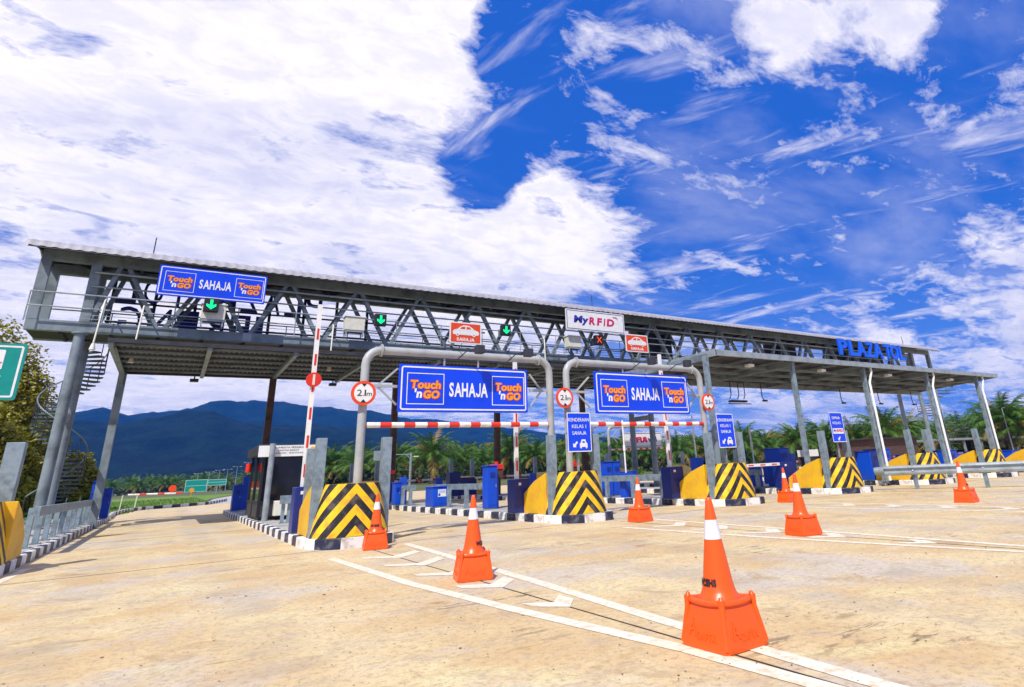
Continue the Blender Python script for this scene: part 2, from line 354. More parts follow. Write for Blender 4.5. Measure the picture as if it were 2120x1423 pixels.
def text(mb, body, x0, x1, z0, z1, y, depth=.006, bold=0., shear=0., mirror=False, mi=0):
    """lettering in the XZ plane facing -Y, filling the box"""
    v, f = text_verts(body, bold); xs = [p[0] for p in v]; ys = [p[1] for p in v]; ax, bx, ay, by = min(xs), max(xs), min(ys), max(ys)
    i = len(mb.v)
    for p in v:
        b = (p[1]-ay)/(by-ay); a = (p[0]-ax)/(bx-ax)
        if mirror: a = 1-a
        mb.v.append((x0+(x1-x0)*a+shear*(b-.5)*(z1-z0), y-depth*(1 if p[2] > 0 else 0)+ (depth*0), z0+(z1-z0)*b))
    for q in f: mb.f.append(tuple(i+k for k in q)); mb.sm.append(False); mb.mi.append(mi)
    return mb
def rrect(x0, x1, z0, z1, r, n=5):
    pts = []
    for cx, cz, a0 in ((x1-r, z0+r, -90), (x1-r, z1-r, 0), (x0+r, z1-r, 90), (x0+r, z0+r, 180)):
        for k in range(n): a = R_(a0+90*k/(n-1)); pts.append((cx+r*math.cos(a), cz+r*math.sin(a)))
    return pts
def ring(mb, outer, inner, y, d=.004, mi=0):
    n = len(outer)
    for k in range(n):
        a, b, c, e = outer[k], outer[(k+1) % n], inner[(k+1) % n], inner[k]
        mb.quad([(a[0], y-d, a[1]), (b[0], y-d, b[1]), (c[0], y-d, c[1]), (e[0], y-d, e[1])], mi=mi)
        mb.quad([(a[0], y, a[1]), (b[0], y, b[1]), (b[0], y-d, b[1]), (a[0], y-d, a[1])], mi=mi)
    return mb
def disc(mb, cx, cz, r, y0, y1, n=32, mi=0):
    return mb.prism([(cx+r*math.cos(2*math.pi*k/n), cz+r*math.sin(2*math.pi*k/n)) for k in range(n)], y0, y1, mi)
def frame_ring(mb, x0, x1, z0, z1, w, r, y, d=.004, mi=0):
    return ring(mb, rrect(x0, x1, z0, z1, r), rrect(x0+w, x1-w, z0+w, z1-w, max(r-w, .004)), y, d, mi)

# ---------------------------------------------------------------- ground
def sheet(name, m, poly, z, kind='structure'):
    o = MB().quad([(x, y, z) for x, y in poly]).build(name, m); return tag(o, kind=kind)
sheet('ground', 'soil', [(-4000,-4000), (4000,-4000), (4000,4000), (-4000,4000)], -.02)
sheet('pavement', 'ground', [(-14,-14), (130,-14), (130,58), (40,60), (14,58), (8,60), (2.8,56.8), (.3,54), (-1.4,53.6), (-2.3,44.2), (-2.6,30), (-14,30)], 0)
sheet('road', 'asph', [(2.4,56), (9,58), (11,80), (20,125), (33,160), (28,163), (12,128), (4.6,84)], -.004)
sheet('grass_verge', 'grass', [(-60,31), (-2.62,31), (-2.3,44.6), (-1.5,54), (2.2,57.2), (4.2,84), (11,130), (0,150), (-60,150)], .01)
# expansion joints
j = MB()
for y in (12.9, 21.1, 29.3, 37.5): j.box(-9, 60, y-.007, y+.007, .0, .003)
for x in (-9.5, 3.3, 9.05, 14.7, 20.3, 26): j.box(x-.009, x+.009, -10, 12.2, .0, .0032)
tag(j.build('pavement_joints', 'joint'), kind='structure')
# painted lines
def strip(mb, pts, w, z=.004):
    for k in range(len(pts)-1):
        a, b = Vector(pts[k]), Vector(pts[k+1]); d = (b-a).normalized(); nrm = Vector((-d.y, d.x))*w/2
        mb.quad([(*(a-nrm), z), (*(b-nrm), z), (*(b+nrm), z), (*(a+nrm), z)][::-1] if False else [(*(a-nrm), z), (*(a+nrm), z), (*(b+nrm), z), (*(b-nrm), z)])
    return mb
mk = MB()
for dx, dy in ((0, 0), (5.75, -.4), (11.4, -.6)):
    strip(mk, [(2.45+dx, 11.4+dy), (2.62+dx, 7.9+dy), (2.88+dx, 5.6+dy), (3.16+dx, 3.6+dy), (3.24+dx, 2.2+dy), (3.26+dx, -3+dy)], .15)
    strip(mk, [(4.05+dx, 12.5+dy), (3.88+dx, 9.4+dy), (3.74+dx, 6.8+dy), (3.56+dx, 4.2+dy), (3.47+dx, 2.4+dy), (3.42+dx, -3+dy)], .15)
strip(mk, [(-1.9, 15.2), (-2.0, 12.6), (-2.3, 4)], .14)
tag(mk.build('lane_lines', 'mark'), kind='structure')
ck = MB()
for dx, dy in ((0, 0), (5.75, -.4), (11.4, -.6)):
    for k, (y, wl, wr, t) in enumerate(((10.55, 2.85, 3.80, .24), (9.35, 2.85, 3.76, .22), (8.1, 2.88, 3.72, .22), (6.85, 2.95, 3.64, .22), (5.45, 3.05, 3.52, .2))):
        xm = 3.3
        ck.quad([(wl+dx, y+.62*(xm-wl)+dy, .0042), (wl+dx, y+.62*(xm-wl)+t+dy, .0042), (xm+dx, y+t*.9+dy, .0042), (xm+dx, y-.12+dy, .0042)][::-1])
        ck.quad([(xm+dx, y-.12+dy, .0042), (xm+dx, y+t*.9+dy, .0042), (wr+dx, y+.75*(wr-xm)+t+.08+dy, .0042), (wr+dx, y+.75*(wr-xm)+dy, .0042)][::-1])
tag(ck.build('chevron_markings', 'mark'), kind='structure')

# loose chips and grit lying on the concrete
rdg = random.Random(77); gm = MB()
for k in range(1300):
    dd = 1.5+13*rdg.random()**1.3; az = R_(rdg.uniform(-20, 80)); x, y = dd*math.sin(az), dd*math.cos(az)
    if rdg.random() < .5: x, y = x+rdg.gauss(0, .1), y*.6+2
    r = rdg.uniform(.002, .007)*(1 if rdg.random() < .95 else 2.0); n_ = rdg.randint(4, 6); a0 = rdg.uniform(0, 6)
    P = [(x+r*math.cos(a0+6.283*q/n_)*rdg.uniform(.6, 1.2)*1.3, y+r*math.sin(a0+6.283*q/n_)*rdg.uniform(.6, 1.2)) for q in range(n_)]
    gm.prism(P[::-1] if 0 else P, .0045, 0.0045+r*.35, axis='z')
tag(gm.build('road_grit', 'soilchip'), 'dark grit and chips scattered over the sunlit concrete', 'grit', kind='stuff')
# ---------------------------------------------------------------- toll islands
KH = .18
def island_outline(x0, x1, yn, ye, n=9):
    """plan outline, counter-clockwise, rounded-trapezoid noses at both ends (yn near, ye far)"""
    xm = (x0+x1)/2; hw = (x1-x0)/2; pts = []
    nose = [(-1, 1.0), (-.9, .55), (-.62, .12), (-.4, 0), (.35, 0), (.68, .08), (.95, .4), (1, .85)]
    for a, b in nose: pts.append((xm+a*hw, yn+b))
    for a, b in nose[::-1]: pts.append((xm+a*hw, ye-b))
    return pts
def make_island(x0, x1, yn, ye, label, far=False):
    t = thing('toll_island', label, 'traffic island', ((x0+x1)/2, yn+1.4, 0), 0, 'toll islands with black and white kerbs')
    ox, oy = (x0+x1)/2, yn+1.4
    pts = island_outline(x0-ox, x1-ox, yn-oy, ye-oy)
    kb = MB(); n = len(pts); u = 0
    cx = 0
    inn = [(p[0]*(1-.13/((x1-x0)/2)), p[1]+(.13 if p[1] < 0 else -.13)*(1 if abs(p[1]) > 0 else 0) if (k in (2,3,4,5,10,11,12,13)) else p[1]) for k, p in enumerate(pts)]
    for k in range(n):
        a, b, c, d = pts[k], pts[(k+1) % n], inn[(k+1) % n], inn[k]
        ln = math.hypot(b[0]-a[0], b[1]-a[1]); blk = .5 if ln > 3 else .6; u1 = u+ln/blk
        uv = [(u, 0), (u1, 0), (u1, 1), (u, 1)]
        e = .02
        kb.quad([(a[0], a[1], 0), (b[0], b[1], 0), (b[0], b[1], KH-e), (a[0], a[1], KH-e)], uv)
        A = [a[0]*.985, a[1]]; B = [b[0]*.985, b[1]]
        kb.quad([(a[0], a[1], KH-e), (b[0], b[1], KH-e), (B[0], B[1], KH), (A[0], A[1], KH)], uv)
        kb.quad([(A[0], A[1], KH), (B[0], B[1], KH), (c[0], c[1], KH), (d[0], d[1], KH)], uv)
        u = u1
    kb.build('kerb', 'kerb', t)
    MB().quad([(x, y, KH-.006) for x, y in inn]).build('paving', 'pave', t)
    return t
PITCH = 5.51
def bullnose(cx, y, label, flip=False, wing=True):
    t = thing('crash_cushion', label, 'crash cushion', (cx, y, KH), math.pi if flip else 0, 'chevron crash cushions on the island noses')
    # loft of rounded U sections, chevrons by arc length
    mb = MB(); secs = []
    for z, hw, ln in ((0, .74, 1.35), (.08, .73, 1.33), (.5, .64, 1.18), (.97, .53, 1.02)):
        s = []; nn = 22
        for k in range(nn+1):
            a = math.pi*(k/nn); ex = .72
            x = -hw*math.copysign(abs(math.cos(a))**ex, math.cos(a)); yy = -ln*abs(math.sin(a))**.8*.36
            s.append((x, yy, z))
        s = [(-hw, .35, z)] + s + [(hw, .35, z)]
        ss = [0]
        for k in range(1, len(s)): ss.append(ss[-1]+math.hypot(s[k][0]-s[k-1][0], s[k][1]-s[k-1][1]))
        mid = ss[-1]/2; secs.append([(p, q-mid) for p, q in zip(s, ss)])
    for A, B in zip(secs, secs[1:]):
        for k in range(len(A)-1):
            q = [A[k], A[k+1], B[k+1], B[k]]
            mb.quad([p for p, _ in q], [(w, p[2]) for p, w in q], smooth=False)
    mb.build('chevron_face', 'chev', t)
    top = [p for p, _ in secs[-1]]
    MB().quad([(p[0], p[1], p[2]) for p in top]).build('top', 'yellow', t)
    if wing:
        MB().prism([(.352, 0), (1.78, 0), (1.74, .36), (.95, .78), (.352, .97)], -.72, .72, axis='x').build('sloping_rear', 'yellow', t, bevel=.012)
    return t
def post(cx, cy, label, h=1.88, w=.195, group='square steel guard posts'):
    t = tag(MB().box(-w/2, w/2, -w/2, w/2, 0, h).build('guard_post', 'galv', bevel=.008), label, 'post', group)
    t.location = (cx, cy, KH); return t
ORD = ['booth', 'second', 'third', 'fourth', 'fifth', 'sixth', 'seventh', 'eighth', 'ninth']
isl_lab = ['striped-kerb toll island carrying the dark booth beside the open left lane', 'striped-kerb toll island under the first vehicle class sign, between the two pipe frames',
 'striped-kerb toll island under the right leg of the second pipe frame', 'striped-kerb toll island under the all-classes sign, behind the closed boom',
 'striped-kerb toll island behind the steel guardrail end', 'striped-kerb toll island behind the rightmost cone', 'striped-kerb toll island far right beneath the end canopy post', 'striped-kerb toll island beyond the far right canopy end']
IX = []
for i in range(8):
    x0 = 2.35+PITCH*i; x1 = x0+1.7; IX.append((x0, x1)); c = (x0+x1)/2
    make_island(x0, x1, 12.75, 35.4, isl_lab[i])
    nm = ['booth island', 'island below the first KENDERAAN sign', 'island below the second KENDERAAN sign', 'island below the SEMUA sign', 'island behind the guardrail end', 'island behind the rightmost cone', 'island under the end canopy post', 'farthest right island'][i]
    bullnose(c, 13.50, 'big chevron nose block at the near end of the '+nm)
    post(x0+.20, 13.62, 'left steel post, near end of the '+nm)
    post(x1-.16, 13.62, 'right steel post, near end of the '+nm)
    if i >= 1:
        bullnose(c, 34.6, 'small distant chevron block, far end of the '+nm, True)
        post(x0+.2, 34.3, 'distant left post, far end of the '+nm)
        post(x1-.2, 34.3, 'distant right post, far end of the '+nm)
post(2.62, 15.05, 'grey square post standing behind the blue boom cabinet of the booth island', 1.75)
make_island(-4.6, -2.1, 13.1, 38.5, 'wide striped-kerb edge island at the left of the open lane')
bullnose(-2.85, 14.15, 'yellow and black chevron nose block cut by the left photo edge')
post(-2.38, 14.75, 'broad grey square post at the left edge of the photo', 1.95, .26)
# long curved kerb beyond the left island
kb = MB(); pts = [(-2.12, 38.4), (-2.3, 44.2), (-1.9, 51), (-1.0, 53.9), (.4, 55), (2.8, 57), (4.6, 66), (5.6, 80)]; u = 0
for a, b in zip(pts, pts[1:]):
    a, b = Vector(a), Vector(b); ln = (b-a).length; nrm = Vector((-(b-a).y, (b-a).x)).normalized()*.16; uv = [(u/.7, 0), ((u+ln)/.7, 0), ((u+ln)/.7, 1), (u/.7, 1)]
    kb.quad([(*a, 0), (*b, 0), (*b, .2), (*a, .2)], uv); kb.quad([(*a, .2), (*b, .2), (*(b+nrm), .2), (*(a+nrm), .2)], uv); u += ln
tag(kb.build('curved_kerb', 'kerb'), 'long black and white kerb curving past the green grass verge', 'kerb')

# ---------------------------------------------------------------- pipe frames with signs
def pipe_frame(xa, xb, y, label, ztop=4.04, mirrored=False):
    t = thing('pipe_gantry', label, 'gantry frame', (xa, y, 0), 0, 'bent pipe height-limit frames'); w = xb-xa
    for k, x in ((0, 0), (1, w)):
        sgn = 1 if k == 0 else -1; r = .34
        path = [(x, 0, KH), (x, 0, ztop-r)] + [(x+sgn*(r-r*math.cos(a)), 0, ztop-r+r*math.sin(a)) for a in [R_(d) for d in (18, 36, 54, 72, 90)]]
        MB().tube(path, .094, 18).tube([(x, 0, KH), (x, 0, KH+.02)], .2, 18).build('leg', 'pipe', t)
    MB().tube([(.34, 0, ztop), (w-.34, 0, ztop)], .094, 18).build('cross_pipe', 'pipe', t)
    for x in (.34, w-.34): MB().tube([(x-.02, 0, ztop), (x+.02, 0, ztop)], .145, 18).build('flange', 'pipe', t)
    zb = 2.35
    MB().tube([(.11, -.02, zb), (w-.11, -.02, zb)], .062, 14, uvlen=.545).build('height_bar', 'rw', t)
    s0, s1, zm = .75, w-.62, 3.22
    for xl, xs in ((.1, s0), (w-.1, s1)):
        br = MB()
        br.bar((xl, 0, zm), (xs, 0, zm), .06, .06)
        m_ = xl+(xs-xl)*.3
        br.bar((m_, 0, zm), (xs, 0, zm+.42), .04, .04); br.bar((m_, 0, zm), (xs, 0, zm-.42), .04, .04); br.build('brace', 'pipe', t)
    for x in (w*.5-.55, w*.5+.35): MB().bar((x, 0, 3.7), (x, 0, ztop-.1), .035, .035).build('hanger', 'pipe', t)
    for x in ((w*.46, w*.74) if not mirrored else ()):      # floodlights on arms
        a = MB().tube([(x, 0, ztop-.12), (x, -.02, ztop+.12), (x-.05, -.25, ztop+.2)], .014, 6).tube([(x, 0, ztop-.1), (x+.1, -.3, ztop+.05), (x+.32, -.52, ztop+.12)], .014, 6)
        fl = a.build('floodlight_arm', 'dark', t)
        MB().box(x+.24, x+.46, -.62, -.44, ztop-.04, ztop+.17).build('floodlight', 'dark', fl, bevel=.02)
    return t
def touch_sign(x0, x1, z0, z1, y, label, border=.045):
    t = thing('lane_sign', label, 'sign', (x0, y, z0), 0, 'blue lane signs with two logo panels'); w, h = x1-x0, z1-z0
    MB().prism(rrect(0, w, 0, h, .015, 2), 0, .06).build('panel', 'blue', t)
    bd = MB(); frame_ring(bd, .045, w-.045, .045, h-.045, border*.75, .06, -.002); bd.build('white_border', 'white', t)
    pw, ph = w*.27, h*.66
    for k, px in enumerate((w*.055, w*.70)):
        z = h*.16; lp = MB(); frame_ring(lp, px, px+pw, z, z+ph, .018, .004, -.002); lb = lp.build('logo_panel', 'white', t)
        a = MB(); text(a, 'Touch', px+pw*.07, px+pw*.93, z+ph*.47, z+ph*.78, -.003, .004, .075, .10)
        text(a, 'GO', px+pw*.42, px+pw*.90, z+ph*.16, z+ph*.46, -.003, .004, .09, .10); a.build('logo_shadow', 'logored', lb)
        a = MB(); text(a, 'Touch', px+pw*.09, px+pw*.91, z+ph*.49, z+ph*.77, -.008, .003, .045, .10)
        text(a, 'GO', px+pw*.44, px+pw*.88, z+ph*.18, z+ph*.45, -.008, .003, .055, .10); a.build('logo_letters', 'logo', lb)
        a = MB(); text(a, "'n", px+pw*.20, px+pw*.41, z+ph*.20, z+ph*.50, -.006, .003, .04, .10); a.build('logo_letters', 'white', lb)
    a = MB(); text(a, 'SAHAJA', w*.365, w*.665, h*.33, h*.64, -.002, .004, .028); a.build('lettering', 'white', t)
    return t
YP = 14.0
pipe_frame(3.42, 8.30, YP, 'bent grey pipe frame with striped bar spanning the lane right of the booth island')
pipe_frame(8.84, 13.90, YP, 'bent grey pipe frame with striped bar whose right leg stands on the third island')
touch_sign(4.17, 7.54, 2.63, 3.73, YP-.14, 'large blue SAHAJA sign hanging in the left pipe frame')
touch_sign(9.70, 13.2, 2.63, 3.79, YP-.14, 'blue SAHAJA sign hanging in the right pipe frame')
touch_sign(-1.47, 2.30, 8.32, 9.53, 27.0, 'blue SAHAJA sign up on the walkway truss at left, above a green arrow')
def height_disc(cx, cz, y, label, r=.27):
    t = thing('height_limit_sign', label, 'sign', (cx, y, cz), 0, 'round 2.1 m height limit signs')
    disc(MB(), 0, 0, r, 0, .03).build('red_disc', 'redsign', t); disc(MB(), 0, 0, r*.77, -.006, .002).build('white_disc', 'white', t)
    a = MB(); text(a, '2', -r*.54, -r*.14, -r*.24, r*.26, -.007, .004, .0); text(a, '.', -r*.07, r*.0, -r*.24, -r*.17, -.007, .004, .0); text(a, '1', r*.06, r*.17, -r*.24, r*.26, -.007, .004, .0); text(a, 'm', r*.24, r*.66, -r*.24, r*.02, -.007, .004, .0)
    for s in (1, -1): a.quad([(-r*.22, -.010, s*r*.76), (r*.22, -.010, s*r*.76), (0, -.010, s*r*.5)][::-s])
    a.build('lettering', 'black', t)
    MB().box(-.03, .03, .031, .12, -.15, .15).build('bracket', 'galv', t)
    return t
height_disc(3.38, 3.03, YP-.18, 'round red-rimmed 2.1m sign on the left leg of the left pipe frame')
height_disc(8.66, 3.03, YP-.18, 'round red-rimmed 2.1m sign between the two pipe frames', .27)
height_disc(14.0, 3.0, YP-.18, 'round red-rimmed 2.1m sign on the right leg of the right pipe frame', .27)
def car_front(mb, cx, cz, s, y):
    mb.prism([(cx-.5*s, cz-.42*s), (cx-.5*s, cz+.02*s), (cx-.36*s, cz+.12*s), (cx-.24*s, cz+.46*s), (cx+.24*s, cz+.46*s), (cx+.36*s, cz+.12*s), (cx+.5*s, cz+.02*s), (cx+.5*s, cz-.42*s), (cx+.42*s, cz-.42*s), (cx+.42*s, cz-.5*s), (cx+.28*s, cz-.5*s), (cx+.26*s, cz-.34*s), (cx-.26*s, cz-.34*s), (cx-.28*s, cz-.5*s), (cx-.42*s, cz-.5*s), (cx-.42*s, cz-.42*s)][::-1], y-.004, y)
def class_sign(x0, z0, w, h, y, label, lines, car=True):
    t = thing('vehicle_class_sign', label, 'sign', (x0, y, z0), 0, 'upright blue vehicle class signs')
    MB().prism(rrect(0, w, 0, h, .02, 3), 0, .02).build('panel', 'blue', t)
    b = MB(); frame_ring(b, 0, w, 0, h, .022, .02, -.002); b.build('white_border', 'white', t)
    a = MB(); z = h*.86
    for body, fr in lines:
        text(a, body, w*(.5-fr/2), w*(.5+fr/2), z-h*.09, z, -.001, .004, .0); z -= h*.17
    ar = h*.2
    def arrow(cx, cz, s):
        p = [(-.5,-.5), (.12,-.5), (-.08,-.3), (.42,.2), (.2,.42), (-.3,-.08), (-.5,.12)]
        a.prism([(cx+s*q[0], cz+s*q[1]) for q in p], -.005, -.001)
    if car:
        arrow(w*.33, h*.2, w*.22)
        car_front(a, w*.66, h*.2, w*.32, -.001)
        a.build('lettering', 'white', t)
        g = MB(); g.prism([(w*.66-w*.06, h*.2+w*.03), (w*.66-w*.045, h*.2+w*.09), (w*.66+w*.045, h*.2+w*.09), (w*.66+w*.06, h*.2+w*.03)][::-1], -.007, -.005); g.build('windscreen', 'blue', t)
    else:
        arrow(w*.5, h*.13, w*.2); a.build('lettering', 'white', t)
        MB().prism([(w*.1, h*.28), (w*.9, h*.28), (w*.9, h*.46), (w*.1, h*.46)], -.004, -.001).build('white_panel', 'white', t)
        c = MB(); text(c, 'My', w*.14, w*.38, h*.32, h*.43, -.005, .002, .03, .1); c.build('lettering', 'navy', t)
        c = MB(); text(c, 'RFiD', w*.40, w*.86, h*.335, h*.43, -.005, .002, .05, .1); c.build('lettering', 'magenta', t)
    MB().box(w*.3, w*.34, .02, .06, -h*.2 if False else 0, h).box(w*.66, w*.7, .02, .06, 0, h).box(.0, w, .06, .09, h*.45, h*.5).build('bracket', 'galv', t)
    return t
KL = [('KENDERAAN', .88), ('KELAS 1', .60), ('SAHAJA', .60)]
class_sign(8.44, 1.62, .73, .98, 13.42, 'upright blue sign reading KENDERAAN KELAS 1 SAHAJA between the two pipe frames', KL)
class_sign(13.83, 1.60, .72, 1.0, 13.42, 'upright blue sign reading KENDERAAN KELAS 1 SAHAJA right of the second pipe frame', KL)
class_sign(19.45, 1.66, .75, 1.02, 13.42, 'upright blue sign reading SEMUA KELAS with a white logo strip', [('SEMUA', .62), ('KELAS', .62)], False)
for x, z, wl in ((8.44, 1.62, .73), (13.83, 1.6, .72), (19.45, 1.66, .75)):
    s_ = MB().box(x+wl*.47, x+wl*.53, 13.52, 13.57, KH+.95, z+.9).build('sign_post', 'galv')
    tag(s_, {8.44: 'thin grey post holding the class sign between the pipe frames', 13.83: 'thin grey post holding the class sign right of the second pipe frame', 19.45: 'thin grey post holding the SEMUA KELAS sign'}[x], 'post', 'sign posts behind the chevron blocks')

# ---------------------------------------------------------------- boom gates, cabinets, guards, booth
def cabinet(x0, x1, y0, y1, h, label, m='cab', step=None, group='blue toll equipment cabinets', panel=False):
    t = thing('equipment_cabinet', label, 'cabinet', (x0, y0, KH), 0, group); w, d = x1-x0, y1-y0
    MB().box(0, w, 0, d, .03, h).build('body', m, t, bevel=.02)
    MB().box(-.03, w+.03, -.03, d+.03, h, h+.03).build('lid', m, t, bevel=.01)
    MB().box(.02, w-.02, .02, d-.02, 0, .03).build('plinth', 'galv', t)
    k = MB().box(w*.08, w*.92, -.012, .0, .12, h-.12); k.build('door', m, t, bevel=.004)
    MB().box(w*.78, w*.84, -.03, -.012, h*.5, h*.5+.09).build('handle', 'steel_l', t)
    if h > .8:
        v = MB()
        for q in range(5): v.box(w*.25, w*.75, -.02, -.012, h-.34+.035*q, h-.325+.035*q)
        v.build('vent', 'cabd', t)
    if step: MB().box(w, w+step[0], 0, d*.8, .03, step[1]).build('side_unit', m, t, bevel=.02)
    if panel:
        MB().box(w*.28, w*.76, -.016, -.0125, h*.52, h*.88).build('label_plate', 'white', t)
        q = MB().box(w*.3, w*.42, -.019, -.016, h*.56, h*.68)
        for zz in (.71, .76, .81): q.box(w*.32, w*.72, -.019, -.016, h*zz, h*zz+.008)
        q.build('label_print', 'cab', t)
    return t
def boom_gate(x0, x1, y, h, top, label, closed=None, m='cabd', bx=None, thin=False, disc_z=None):
    t = thing('boom_gate', label, 'barrier', (x0, y, KH), 0, 'toll lane boom gates'); w = x1-x0
    MB().box(0, w, -.2, .25, .02, h).build('cabinet', m, t, bevel=.02)
    MB().box(.02, w-.02, -.18, .23, 0, .02).build('plinth', 'galv', t)
    MB().box(w*.25, w*.42, -.212, -.2, h-.16, h-.09).build('badge', 'white', t, bevel=.01)
    bx = w*.35 if bx is None else bx
    if closed is None:
        a = MB(); s = .1 if not thin else .05; n = 1
        z0, z1 = h-.05, top-KH; q = a
        for fx in ((-s/2, -.06), (s/2, -.06)): pass
        P = [(bx-s/2, -.12), (bx+s/2, -.12), (bx+s/2, -.04), (bx-s/2, -.04)]
        for k in range(4):
            A, B = P[k], P[(k+1) % 4]; a.quad([(*A, z0), (*B, z0), (*B, z1), (*A, z1)], [(z0/.66, 0), (z0/.66, 1), (z1/.66, 1), (z1/.66, 0)])
        a.quad([(*p, z1) for p in P]); a.build('boom', 'white', t)
        g = MB(); zz = z0+.25
        while zz < z1-.3: g.box(bx-s*.24, bx+s*.24, -.126, -.1205, zz, zz+.27); zz += .62
        g.build('red_stripes', 'red', t)
    else:
        a = MB(); z = h-.12; xs = closed; P = [(-.12, z), (-.04, z), (-.04, z+.1), (-.12, z+.1)]
        for k in range(4):
            A, B = P[k], P[(k+1) % 4]; a.quad([(w/2, *A), (xs, *A), (xs, *B), (w/2, *B)], [(0, 0), (-xs/.66, 0), (-xs/.66, 1), (0, 1)])
        a.quad([(xs, *p) for p in P]); a.build('boom', 'white', t)
        g = MB(); xx = xs+.2
        while xx < 0: g.box(xx, xx+.27, -.126, -.1205, z+.03, z+.07); xx += .62
        g.build('red_stripes', 'red', t)
    if disc_z:
        d = disc(MB(), bx+.0, disc_z-KH, .17, -.17, -.13).build('no_entry_disc', 'red', t)
        MB().box(bx-.025, bx+.025, -.178, -.17, disc_z-KH-.12, disc_z-KH+.12).build('disc_bar', 'cream', d)
    return t
boom_gate(2.36, 2.80, 15.2, .95, 5.3, 'dark blue boom gate with raised boom and red disc at the booth island', disc_z=3.47, bx=.16)
boom_gate(7.72, 8.17, 15.2, .85, 4.3, 'dark blue boom gate with raised boom on the island between the pipe frames', bx=.12)
boom_gate(13.16, 13.72, 15.2, .95, 4.7, 'dark blue boom gate with raised boom on the third island', bx=.12)
boom_gate(18.95, 19.6, 15.6, .92, 3, 'dark blue boom gate with its boom lowered across the lane', closed=-2.5)
cabinet(19.85, 20.5, 16.2, 16.9, 1.40, 'tall stepped blue cabinet behind the lowered boom', step=(.34, 1.2))
cabinet(24.6, 25.5, 15.4, 16.1, 1.14, 'blue cabinet behind the SEMUA KELAS island, left of the guardrail end')
cabinet(25.75, 26.5, 15.6, 16.4, 1.20, 'tall blue cabinet just above the guardrail end')
cabinet(31.1, 32.2, 15.6, 16.4, 1.02, 'wide blue cabinet behind the rightmost cone', step=(.4, .85))
cabinet(38.0, 39.4, 15.6, 16.6, .84, 'wide blue cabinet at the foot of the end canopy post')
cabinet(22.3, 23.0, 18.6, 19.2, .90, 'low blue cabinet right of the fourth chevron block')
cabinet(7.9, 8.52, 21.6, 22.4, .66, 'square blue box with a white label plate on the second island', panel=True)
cabinet(8.28, 8.62, 17.9, 18.3, 1.24, 'tall narrow bright blue cabinet on the second island')
cabinet(13.95, 14.3, 19.6, 20.1, 1.22, 'left of the bright blue twin cabinets on the third island')
cabinet(14.32, 14.68, 19.6, 20.1, 1.22, 'right of the bright blue twin cabinets on the third island')
cabinet(7.75, 8.0, 25.6, 26.0, .85, 'slim blue cabinet seen right of the booth island chevron block', step=(.25, 1.05))
cabinet(2.5, 2.85, 32.2, 32.8, 1.05, 'blue stepped cabinet at the far end of the booth island', step=(.3, 1.45))
cabinet(12.3, 12.9, 31.2, 31.8, 1.15, 'dark blue cabinet beside the distant posts under the striped bar', m='cabd', step=(.9, .9))
cabinet(-2.66, -2.34, 33.2, 33.8, 1.5, 'bright blue tall cabinet at the end of the left railing')
cabinet(-2.3, -2.0 , 34.2, 34.7, 1.2, 'second bright blue cabinet at the end of the left railing')
cabinet(16.9, 17.5, 22.2, 22.8, .8, 'dark blue unit seen behind the lowered boom')
def red_box(x, y, z, label):
    t = thing('payment_terminal', label, 'terminal', (x, y, KH), 0, 'red capped payment terminals')
    MB().bar((0,0,0), (0,0,z-.62), .1, .1).build('post', 'cab', t); MB().box(-.17, .17, -.12, .12, z-.62, z-.34).build('body', 'rust', t, bevel=.01)
    MB().box(-.19, .19, -.15, .13, z-.34, z-.18).build('red_cap', 'red', t, bevel=.02); MB().tube([(0,0,z-.18), (0,0,z-.1)], .06, 12).build('beacon', 'red', t); return t
red_box(8.82, 18.4, 1.48, 'red capped terminal beside the tall narrow blue cabinet'); red_box(8.05, 27.4, 1.55, 'red capped terminal right of the booth island post')
red_box(11.55+2.1, 21.3, 1.45, 'red capped terminal above the second chevron block')
def guard(x, y0, y1, n, label, z0=.78, z1=.98, first=0):
    t = thing('guard_rail', label, 'guard rail', (x, y0, KH), 0, 'grey box-beam guard rails on the islands')
    MB().box(-.05, .05, 0, y1-y0, z0-KH, z1-KH).build('beam', 'galv', t, bevel=.006)
    for k in range(n):
        y = .15+(y1-y0-.3)*k/max(1, n-1); MB().box(-.16, -.052, y-.07, y+.07, 0, z1-KH-.02).box(-.2, .0, y-.12, y+.12, 0, .015).build('post', 'galv', t)
    return t
guard(-2.3, 18.0, 33.0, 12, 'long grey railing of upright posts along the left edge of the open lane', .80, 1.0)
guard(8.45, 18.0, 22.9, 4, 'grey beam guard rail behind the second cone on the second island', .74, .92)
guard(8.1, 24.2, 26.4, 3, 'short grey beam guard rail left of the square blue box', .74, .92)
guard(13.62, 15.7, 20.6, 4, 'grey beam guard rail behind the middle small cone', .72, .92)
guard(19.2, 16.6, 19.6, 3, 'grey beam guard rail below the lowered boom', .66, .86)
t = thing('short_guard', 'short grey three-legged guard in front of the dark booth', 'guard rail', (2.98, 19.6, KH), 0, 'grey box-beam guard rails on the islands')
MB().box(-.27, .27, -.05, .05, .50, .72).build('beam', 'galv', t, bevel=.006)
for x in (-.16, 0, .16): MB().box(x-.045, x+.045, .052, .12, 0, .66).box(x-.07, x+.07, 0, .17, 0, .012).build('leg', 'galv', t)
